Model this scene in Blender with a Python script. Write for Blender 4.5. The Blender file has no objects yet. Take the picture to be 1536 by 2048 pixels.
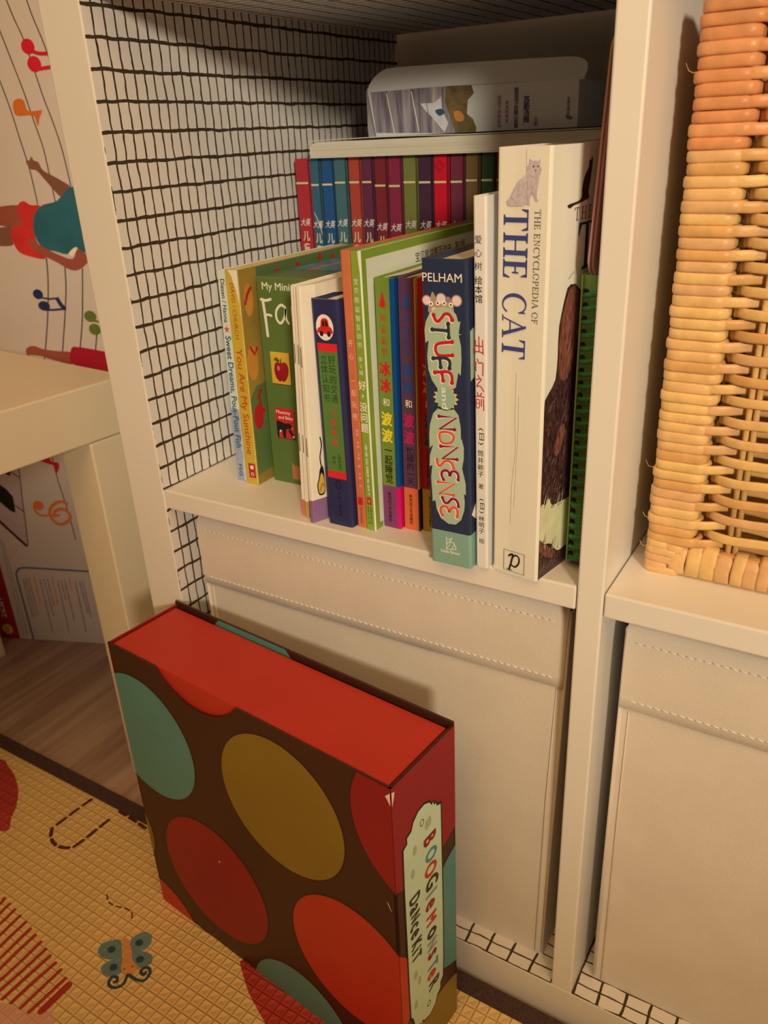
import bpy, math, random
from mathutils import Vector, Matrix, Euler
from mathutils.geometry import tessellate_polygon
random.seed(7)
SC = bpy.context.scene
COL = SC.collection
MM = 0.001

# ------------------------------------------------------------------ camera
cam_data = bpy.data.cameras.new('camera')
cam = bpy.data.objects.new('camera', cam_data)
COL.objects.link(cam)
RIGHT = Vector((0.8557672, 0.51554367, -0.04332697))
DOWN = Vector((0.18354406, -0.38083252, -0.90624399))
FWD = Vector((-0.48370868, 0.76758147, -0.42052896))
m = Matrix((RIGHT, -DOWN, -FWD)).transposed().to_4x4()
m.translation = Vector((459.43, -404.77, 633.33)) * MM
cam.matrix_world = m
cam_data.sensor_fit = 'VERTICAL'
cam_data.sensor_height = 36.0
cam_data.lens = 36.0 * 1616.8 / 2048.0
cam_data.clip_start = 0.01
cam_data.dof.use_dof = True
cam_data.dof.focus_distance = 0.50
cam_data.dof.aperture_fstop = 14.0
SC.camera = cam

# ------------------------------------------------------------------ light
SC.view_settings.view_transform = 'Standard'
SC.view_settings.look = 'None'
SC.view_settings.gamma = 1.0
SC.view_settings.use_curve_mapping = False
SC.view_settings.exposure = 0.0
world = bpy.data.worlds.new('world')
SC.world = world
world.use_nodes = True
bg = world.node_tree.nodes['Background']
bg.inputs[0].default_value = (1.0, 0.54, 0.20, 1)
bg.inputs[1].default_value = 0.075

def lamp(name, kind, loc, target, color, watts, **kw):
    d = bpy.data.lights.new(name, kind)
    d.color = color
    d.energy = watts
    for k, v in kw.items():
        setattr(d, k, v)
    o = bpy.data.objects.new(name, d)
    COL.objects.link(o)
    o.location = loc
    o.rotation_euler = (Vector(target) - Vector(loc)).to_track_quat('-Z', 'Y').to_euler()
    return o

# lamp across the room, cone narrowed to imitate a person's shadow low down, and the warm ceiling light overhead
lamp('far_lamp', 'SPOT', (2.35, -2.45, 1.46), (0.50, 0.0, 0.72), (1.0, 0.79, 0.51), 345.0,
     shadow_soft_size=0.2, spot_size=math.radians(25), spot_blend=1.0)
lamp('ceiling_lamp', 'AREA', (0.9, -1.25, 2.35), (0.45, -0.65, 0.0), (1.0, 0.54, 0.20), 34.0,
     shape='RECTANGLE', size=2.2, size_y=1.6)
# ------------------------------------------------------------------ materials
def lin(c):
    c = c / 255.0
    return c / 12.92 if c <= 0.04045 else ((c + 0.055) / 1.055) ** 2.4

WARM = (214, 181, 136)           # how a plain white board looks under this room's warm light
REF = [WARM]
def paint(rgb, ref=None, white=0.80):
    """albedo of a surface that looks rgb under the warm light"""
    return tuple(min(0.9, max(0.004, lin(a) / lin(b) * white)) for a, b in zip(rgb, ref or REF[0]))

MATS = {}
def mat(name, rgb, rough=0.5, var=0.05, scale=60.0, bump=0.0, bscale=300.0, spec=0.3, raw=False, ref=None):
    if name in MATS:
        return MATS[name]
    m = bpy.data.materials.new(name)
    m.use_nodes = True
    nt = m.node_tree
    b = nt.nodes['Principled BSDF']
    col = tuple(rgb) if raw else paint(rgb, ref)
    tc = nt.nodes.new('ShaderNodeTexCoord')
    nz = nt.nodes.new('ShaderNodeTexNoise')
    nz.inputs['Scale'].default_value = scale
    nz.inputs['Detail'].default_value = 3
    nt.links.new(tc.outputs['Object'], nz.inputs['Vector'])
    rp = nt.nodes.new('ShaderNodeValToRGB')
    rp.color_ramp.elements[0].position = 0.3
    rp.color_ramp.elements[1].position = 0.7
    rp.color_ramp.elements[0].color = tuple(c * (1 - var) for c in col) + (1,)
    rp.color_ramp.elements[1].color = tuple(min(1, c * (1 + var)) for c in col) + (1,)
    nt.links.new(nz.outputs['Fac'], rp.inputs['Fac'])
    nt.links.new(rp.outputs['Color'], b.inputs['Base Color'])
    b.inputs['Roughness'].default_value = rough
    b.inputs['Specular IOR Level'].default_value = spec
    if bump > 0:
        n2 = nt.nodes.new('ShaderNodeTexNoise')
        n2.inputs['Scale'].default_value = bscale
        n2.inputs['Detail'].default_value = 4
        nt.links.new(tc.outputs['Object'], n2.inputs['Vector'])
        bp = nt.nodes.new('ShaderNodeBump')
        bp.inputs['Strength'].default_value = bump
        bp.inputs['Distance'].default_value = 0.001
        nt.links.new(n2.outputs['Fac'], bp.inputs['Height'])
        nt.links.new(bp.outputs['Normal'], b.inputs['Normal'])
    MATS[name] = m
    return m

def streaks(name, c0, c1, axis_scale, rough=0.5, scale=30.0, lo=0.35, hi=0.65, bump=0.0):
    """stretched noise between two colours: wood grain, page edges, fur"""
    if name in MATS:
        return MATS[name]
    m = bpy.data.materials.new(name)
    m.use_nodes = True
    nt = m.node_tree
    b = nt.nodes['Principled BSDF']
    tc = nt.nodes.new('ShaderNodeTexCoord')
    mp = nt.nodes.new('ShaderNodeMapping')
    mp.inputs['Scale'].default_value = axis_scale
    nz = nt.nodes.new('ShaderNodeTexNoise')
    nz.inputs['Scale'].default_value = scale
    nz.inputs['Detail'].default_value = 6
    nz.inputs['Distortion'].default_value = 0.6
    rp = nt.nodes.new('ShaderNodeValToRGB')
    rp.color_ramp.elements[0].position = lo
    rp.color_ramp.elements[1].position = hi
    rp.color_ramp.elements[0].color = tuple(paint(c0)) + (1,)
    rp.color_ramp.elements[1].color = tuple(paint(c1)) + (1,)
    nt.links.new(tc.outputs['Object'], mp.inputs['Vector'])
    nt.links.new(mp.outputs['Vector'], nz.inputs['Vector'])
    nt.links.new(nz.outputs['Fac'], rp.inputs['Fac'])
    nt.links.new(rp.outputs['Color'], b.inputs['Base Color'])
    b.inputs['Roughness'].default_value = rough
    if bump > 0:
        bp = nt.nodes.new('ShaderNodeBump')
        bp.inputs['Strength'].default_value = bump
        bp.inputs['Distance'].default_value = 0.001
        nt.links.new(nz.outputs['Fac'], bp.inputs['Height'])
        nt.links.new(bp.outputs['Normal'], b.inputs['Normal'])
    MATS[name] = m
    return m

class NT:
    """tiny helper for math node chains"""
    def __init__(self, nt):
        self.nt = nt
    def m(self, op, a, b=None):
        n = self.nt.nodes.new('ShaderNodeMath')
        n.operation = op
        for i, v in enumerate((a, b)):
            if v is None:
                continue
            if isinstance(v, (int, float)):
                n.inputs[i].default_value = v
            else:
                self.nt.links.new(v, n.inputs[i])
        return n.outputs[0]

def grid_mat(name, ax_a, step_a, off_a, ax_b, step_b, off_b, paper, ink, half_a=0.75, half_b=0.85):
    """white shelf paper with wobbly hand-inked lines"""
    m = bpy.data.materials.new(name)
    m.use_nodes = True
    nt = m.node_tree
    h = NT(nt)
    b = nt.nodes['Principled BSDF']
    tc = nt.nodes.new('ShaderNodeTexCoord')
    sp = nt.nodes.new('ShaderNodeSeparateXYZ')
    nt.links.new(tc.outputs['Object'], sp.inputs[0])
    def line(ax, step, off, half, seed):
        nz = nt.nodes.new('ShaderNodeTexNoise')
        nz.inputs['Scale'].default_value = 55.0
        nz.inputs['Detail'].default_value = 3
        mp = nt.nodes.new('ShaderNodeMapping')
        mp.inputs['Location'].default_value = (seed, seed * 0.7, 0)
        nt.links.new(tc.outputs['Object'], mp.inputs[0])
        nt.links.new(mp.outputs[0], nz.inputs['Vector'])
        wob = h.m('MULTIPLY', h.m('SUBTRACT', nz.outputs['Fac'], 0.5), 0.0036)
        v = h.m('ADD', sp.outputs[ax], wob)
        v = h.m('DIVIDE', h.m('SUBTRACT', v, off * MM), step * MM)
        d = h.m('MULTIPLY', h.m('ABSOLUTE', h.m('SUBTRACT', v, h.m('ROUND', v))), step)
        n2 = nt.nodes.new('ShaderNodeTexNoise')
        n2.inputs['Scale'].default_value = 90.0
        nt.links.new(mp.outputs[0], n2.inputs['Vector'])
        w = h.m('MULTIPLY', h.m('ADD', n2.outputs['Fac'], 0.5), half)
        return h.m('LESS_THAN', d, w)
    k = h.m('MAXIMUM', line(ax_a, step_a, off_a, half_a, 0.3), line(ax_b, step_b, off_b, half_b, 1.7))
    mx = nt.nodes.new('ShaderNodeMix')
    mx.data_type = 'RGBA'
    nt.links.new(k, mx.inputs[0])
    mx.inputs[6].default_value = tuple(paint(paper)) + (1,)
    mx.inputs[7].default_value = tuple(paint(ink)) + (1,)
    nt.links.new(mx.outputs[2], b.inputs['Base Color'])
    b.inputs['Roughness'].default_value = 0.75
    return m

def emboss(m, step, ang, strength):
    """embossed squares with a raised dot in each, for the play mat"""
    nt = m.node_tree
    h = NT(nt)
    b = nt.nodes['Principled BSDF']
    tc = nt.nodes.new('ShaderNodeTexCoord')
    mp = nt.nodes.new('ShaderNodeMapping')
    mp.inputs['Rotation'].default_value = (0, 0, ang)
    nt.links.new(tc.outputs['Object'], mp.inputs[0])
    sp = nt.nodes.new('ShaderNodeSeparateXYZ')
    nt.links.new(mp.outputs[0], sp.inputs[0])
    def tri(o):
        v = h.m('DIVIDE', o, step * MM)
        return h.m('MULTIPLY', h.m('ABSOLUTE', h.m('SUBTRACT', v, h.m('ROUND', v))), 2.0)   # 0 on the groove, 1 mid-cell
    d = h.m('MINIMUM', tri(sp.outputs[0]), tri(sp.outputs[1]))
    rim = h.m('MINIMUM', h.m('MULTIPLY', d, 5.0), 1.0)
    dip = h.m('MULTIPLY', h.m('MAXIMUM', h.m('SUBTRACT', d, 0.35), 0.0), -1.6)
    dot = h.m('MULTIPLY', h.m('GREATER_THAN', d, 0.72), 0.9)
    ht = h.m('ADD', h.m('ADD', rim, dip), dot)
    bp = nt.nodes.new('ShaderNodeBump')
    bp.inputs['Strength'].default_value = strength
    bp.inputs['Distance'].default_value = 0.0012
    nt.links.new(ht, bp.inputs['Height'])
    nt.links.new(bp.outputs['Normal'], b.inputs['Normal'])
    return m

# ------------------------------------------------------------------ mesh building (millimetres in, metres out)
def smooth(pts, closed=True, n=5):
    """Catmull-Rom through the points"""
    N = len(pts)
    out = []
    for i in range(N if closed else N - 1):
        if closed:
            p = [pts[(i + k) % N] for k in (-1, 0, 1, 2)]
        else:
            p = [pts[max(0, min(N - 1, i + k))] for k in (-1, 0, 1, 2)]
        for j in range(n):
            t = j / n
            out.append(tuple(0.5 * (2 * p[1][c] + (p[2][c] - p[0][c]) * t + (2 * p[0][c] - 5 * p[1][c] + 4 * p[2][c] - p[3][c]) * t * t
                                    + (3 * p[1][c] - p[0][c] - 3 * p[2][c] + p[3][c]) * t ** 3) for c in range(len(p[1]))))
    if not closed:
        out.append(tuple(pts[-1]))
    return out

def circle(u, v, r, n=32, ry=None):
    ry = r if ry is None else ry
    return [(u + r * math.cos(2 * math.pi * i / n), v + ry * math.sin(2 * math.pi * i / n)) for i in range(n)]

def clip(poly, u0, v0, u1, v1):
    for ax, val, keep_gt in ((0, u0, True), (0, u1, False), (1, v0, True), (1, v1, False)):
        out = []
        for i, a in enumerate(poly):
            b = poly[(i + 1) % len(poly)]
            ia, ib = (a[ax] >= val) == keep_gt or a[ax] == val, (b[ax] >= val) == keep_gt or b[ax] == val
            if ia:
                out.append(a)
            if ia != ib:
                t = (val - a[ax]) / (b[ax] - a[ax])
                out.append(tuple(a[c] + (b[c] - a[c]) * t for c in (0, 1)))
        poly = out
        if len(poly) < 3:
            return []
    return poly

class Frame:
    """a flat face: origin, u and v directions in mm; h lifts off the face"""
    def __init__(self, o, u, v, n=None, f=None):
        self.o = Vector(o); self.u = Vector(u).normalized(); self.v = Vector(v).normalized()
        self.n = Vector(n).normalized() if n else self.u.cross(self.v).normalized()
        self.f = f
    def __call__(self, u, v, h=0.0):
        p = self.o + self.u * u + self.v * v + self.n * h
        return self.f(p) if self.f else p

GLYPHS = {}
def glyphs(s, off=0.0, res=3, shear=0.0):
    key = (s, off, res, shear)
    if key in GLYPHS:
        return GLYPHS[key]
    c = bpy.data.curves.new('lettering', 'FONT')
    c.body = s
    c.size = 1.0
    c.offset = off
    c.shear = shear
    c.resolution_u = res
    c.fill_mode = 'FRONT'
    o = bpy.data.objects.new('lettering', c)
    COL.objects.link(o)
    dg = bpy.context.evaluated_depsgraph_get()
    e = o.evaluated_get(dg)
    me = e.to_mesh()
    vs = [(v.co.x, v.co.y) for v in me.vertices]
    fs = [tuple(p.vertices) for p in me.polygons]
    e.to_mesh_clear()
    bpy.data.objects.remove(o)
    bpy.data.curves.remove(c)
    GLYPHS[key] = (vs, fs)
    return GLYPHS[key]

class MB:
    def __init__(self):
        self.v = []; self.f = []; self.mi = []; self.sm = []; self.mats = []; self.ink = 0
    def lift(self):
        """each print layer a hair above the last, so crossing strokes never share a plane"""
        self.ink = (self.ink + 1) % 50
        return self.ink * 0.0012
    def slot(self, m):
        if m not in self.mats:
            self.mats.append(m)
        return self.mats.index(m)
    def add(self, vs, fs, m, sm=False, check=None):
        k = len(self.v)
        self.v += [Vector(p) for p in vs]
        i = self.slot(m)
        for f in fs:
            self.f.append(tuple(k + a for a in f)); self.mi.append(i); self.sm.append(sm)
    def box(self, a, b, m):
        (x0, y0, z0), (x1, y1, z1) = a, b
        vs = [(x, y, z) for z in (z0, z1) for y in (y0, y1) for x in (x0, x1)]
        self.add(vs, [(0, 2, 3, 1), (4, 5, 7, 6), (0, 1, 5, 4), (2, 6, 7, 3), (0, 4, 6, 2), (1, 3, 7, 5)], m)
    def cbox(self, a, b, m, c=1.0):
        """box with chamfered edges"""
        (x0, y0, z0), (x1, y1, z1) = a, b
        vs = []; ix = {}
        for X in (0, 1):
            for Y in (0, 1):
                for Z in (0, 1):
                    P = [(x0, x1)[X], (y0, y1)[Y], (z0, z1)[Z]]
                    S = [1 - 2 * X, 1 - 2 * Y, 1 - 2 * Z]
                    for k in range(3):
                        q = [P[i] + (S[i] * c if i != k else 0) for i in range(3)]
                        ix[(X, Y, Z, k)] = len(vs); vs.append(q)
        fs = []
        for k in range(3):                       # big faces
            for s in (0, 1):
                i, j = (k + 1) % 3, (k + 2) % 3
                loop = []
                for a_, b_ in ((0, 0), (1, 0), (1, 1), (0, 1)):
                    t = [0, 0, 0]; t[k] = s; t[i] = a_; t[j] = b_
                    loop.append(ix[(*t, k)])
                fs.append(tuple(loop if s else loop[::-1]))
        for k in range(3):                       # edges along k
            i, j = (k + 1) % 3, (k + 2) % 3
            for a_ in (0, 1):
                for b_ in (0, 1):
                    t0 = [0, 0, 0]; t0[i] = a_; t0[j] = b_
                    t1 = list(t0); t1[k] = 1
                    fs.append((ix[(*t0, i)], ix[(*t0, j)], ix[(*t1, j)], ix[(*t1, i)]))
        for X in (0, 1):
            for Y in (0, 1):
                for Z in (0, 1):
                    fs.append((ix[(X, Y, Z, 0)], ix[(X, Y, Z, 1)], ix[(X, Y, Z, 2)]))
        self.add(vs, fs, m)
    def poly(self, fr, pts, m, h=0.12, holes=()):
        if len(pts) < 3:
            return
        if h:
            h += self.lift()
        loops = [[Vector((p[0], p[1], 0)) for p in pts]] + [[Vector((p[0], p[1], 0)) for p in q] for q in holes]
        flat = [p for l in loops for p in l]
        tris = tessellate_polygon(loops)
        fs = []
        for a, b, c in tris:
            ar = (flat[b] - flat[a]).cross(flat[c] - flat[a]).z
            fs.append((a, b, c) if ar > 0 else (a, c, b))
        self.add([fr(p.x, p.y, h) for p in flat], fs, m)
    def rect(self, fr, u0, v0, u1, v1, m, h=0.12):
        self.add([fr(u0, v0, h), fr(u1, v0, h), fr(u1, v1, h), fr(u0, v1, h)], [(0, 1, 2, 3)], m)
    def ribbon(self, fr, pts, w, m, h=0.14, closed=False, caps=True, w1=None, dots=0):
        n = len(pts)
        h += self.lift()
        L = []; R = []
        for i, p in enumerate(pts):
            a = pts[i - 1] if (i > 0 or closed) else p
            b = pts[(i + 1) % n] if (i < n - 1 or closed) else p
            dx, dy = b[0] - a[0], b[1] - a[1]
            l = math.hypot(dx, dy) or 1
            ww = w if w1 is None else w + (w1 - w) * i / (n - 1)
            nx, ny = -dy / l * ww / 2, dx / l * ww / 2
            L.append(fr(p[0] + nx, p[1] + ny, h)); R.append(fr(p[0] - nx, p[1] - ny, h))
        fs = [(i, n + i, n + (i + 1) % n, (i + 1) % n) for i in range(n if closed else n - 1)]
        self.add(L + R, fs, m)
        if caps and not closed:
            for p, ww in ((pts[0], w), (pts[-1], w if w1 is None else w1)):
                self.poly(fr, circle(p[0], p[1], ww / 2, 10), m, h)
        if dots:
            for p in (pts[0], pts[-1]):
                self.poly(fr, circle(p[0], p[1], dots, 14), m, h + 0.01)
    def text(self, fr, s, u, v, size, m, rot=0.0, h=0.13, off=0.0, sx=1.0, anchor='l', fit=None, shear=0.0, res=3):
        """rot in degrees; fit = wanted length of the line in mm"""
        vs, fs = glyphs(s, 0.0, res, shear)
        if not vs:
            return
        if off > 0.004:                                       # bolder: the same line printed again, shifted a hair
            for k_, (du, dv) in enumerate(((off, 0), (0, off), (-off, 0), (0, -off))):
                a_ = math.radians(rot)
                s1, s2 = du * size * 0.8, dv * size * 0.8
                self.text(fr, s, u + s1 * math.cos(a_) - s2 * math.sin(a_), v + s1 * math.sin(a_) + s2 * math.cos(a_), size, m, rot, h, 0.0, sx, anchor, fit, shear, res)
        h += self.lift()
        x0 = min(p[0] for p in vs); x1 = max(p[0] for p in vs)
        k = size * sx
        if fit:
            k = fit / (x1 - x0)
        ox = {'l': x0, 'c': (x0 + x1) / 2, 'r': x1}[anchor]
        oy = 0.0
        if anchor == 'c':
            oy = (min(p[1] for p in vs) + max(p[1] for p in vs)) / 2
        c, sn = math.cos(math.radians(rot)), math.sin(math.radians(rot))
        out = []
        for px, py in vs:
            a, b = (px - ox) * k, (py - oy) * size
            out.append(fr(u + a * c - b * sn, v + a * sn + b * c, h))
        self.add(out, fs, m)
    def column(self, fr, s, u, v0, v1, size, m, h=0.13, off=0.0, sx=1.0, du=0.0):
        """one character under another, from v0 down to v1"""
        n = len(s)
        for i, ch in enumerate(s):
            if ch == ' ':
                continue
            t = (i + 0.5) / n
            self.text(fr, ch, u + du * t, v0 + (v1 - v0) * t, size, m, h=h, off=off, sx=sx, anchor='c')
    def tube(self, pts, r, m, n=8, closed=False, flat=None, cap=True):
        """round or flattened tube along 3-D points; flat = (a, b, axis-for-a)"""
        P = [Vector(p) for p in pts]
        N = len(P)
        vs = []
        ref = Vector(flat[2]) if flat else None
        for i, p in enumerate(P):
            a = P[i - 1] if (i > 0 or closed) else p
            b = P[(i + 1) % N] if (i < N - 1 or closed) else p
            t = (b - a).normalized()
            up = ref if ref else (Vector((0, 0, 1)) if abs(t.z) < 0.9 else Vector((0, 1, 0)))
            e1 = (up - t * up.dot(t)).normalized()
            e2 = t.cross(e1)
            ra, rb = (flat[0], flat[1]) if flat else (r, r)
            for k in range(n):
                an = 2 * math.pi * (k + 0.5) / n
                ca, sa = math.cos(an), math.sin(an)
                if flat:                                   # squarish section
                    ca = math.copysign(abs(ca) ** 0.6, ca); sa = math.copysign(abs(sa) ** 0.6, sa)
                vs.append(p + e1 * ra * ca + e2 * rb * sa)
        fs = []
        for i in range(N if closed else N - 1):
            j = (i + 1) % N
            for k in range(n):
                l = (k + 1) % n
                fs.append((i * n + k, i * n + l, j * n + l, j * n + k))
        if not closed and cap:
            fs.append(tuple(range(n))[::-1]); fs.append(tuple((N - 1) * n + k for k in range(n)))
        self.add(vs, fs, m, True)
    def prism(self, outline, z0, z1, m, f=None, caps=True):
        """vertical prism over an XY outline (counter-clockwise)"""
        n = len(outline)
        vs = [(x, y, z) for z in (z0, z1) for x, y in outline]
        if f:
            vs = [f(Vector(p)) for p in vs]
        fs = [(i, (i + 1) % n, n + (i + 1) % n, n + i) for i in range(n)]
        if caps:
            for a, b, c in tessellate_polygon([[Vector((x, y, 0)) for x, y in outline]]):
                ar = (outline[b][0] - outline[a][0]) * (outline[c][1] - outline[a][1]) - (outline[b][1] - outline[a][1]) * (outline[c][0] - outline[a][0])
                if ar < 0:
                    b, c = c, b
                fs.append((a, c, b)); fs.append((n + a, n + b, n + c))
        self.add(vs, fs, m)
    def build(self, name, parent=None, bevel=0.0, at=(0, 0, 0)):
        base = Vector(parent['_base']) if parent is not None else Vector(at)
        me = bpy.data.meshes.new(name)
        me.from_pydata([tuple((p - base) * MM) for p in self.v], [], self.f)
        for mt in self.mats:
            me.materials.append(mt)
        me.polygons.foreach_set('material_index', self.mi)
        me.polygons.foreach_set('use_smooth', self.sm)
        me.update()
        o = bpy.data.objects.new(name, me)
        COL.objects.link(o)
        o['_base'] = tuple(base)
        if parent is not None:
            o.parent = parent
        else:
            o.location = base * MM
        if bevel:
            bv = o.modifiers.new('soft_edges', 'BEVEL')
            bv.width = bevel * MM
            bv.segments = 2
            bv.limit_method = 'ANGLE'
            bv.angle_limit = math.radians(40)
        return o

def tag(o, label, cat, group=None):
    o['label'] = label
    o['category'] = cat
    if group:
        o['group'] = group
    return o

def thing(name, label, cat, base, group=None):
    o = bpy.data.objects.new(name, None)
    COL.objects.link(o)
    o.empty_display_size = 0.02
    o['_base'] = tuple(base)
    o.location = Vector(base) * MM
    return tag(o, label, cat, group)

def structure(o):
    o['kind'] = 'structure'
    return o
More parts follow.
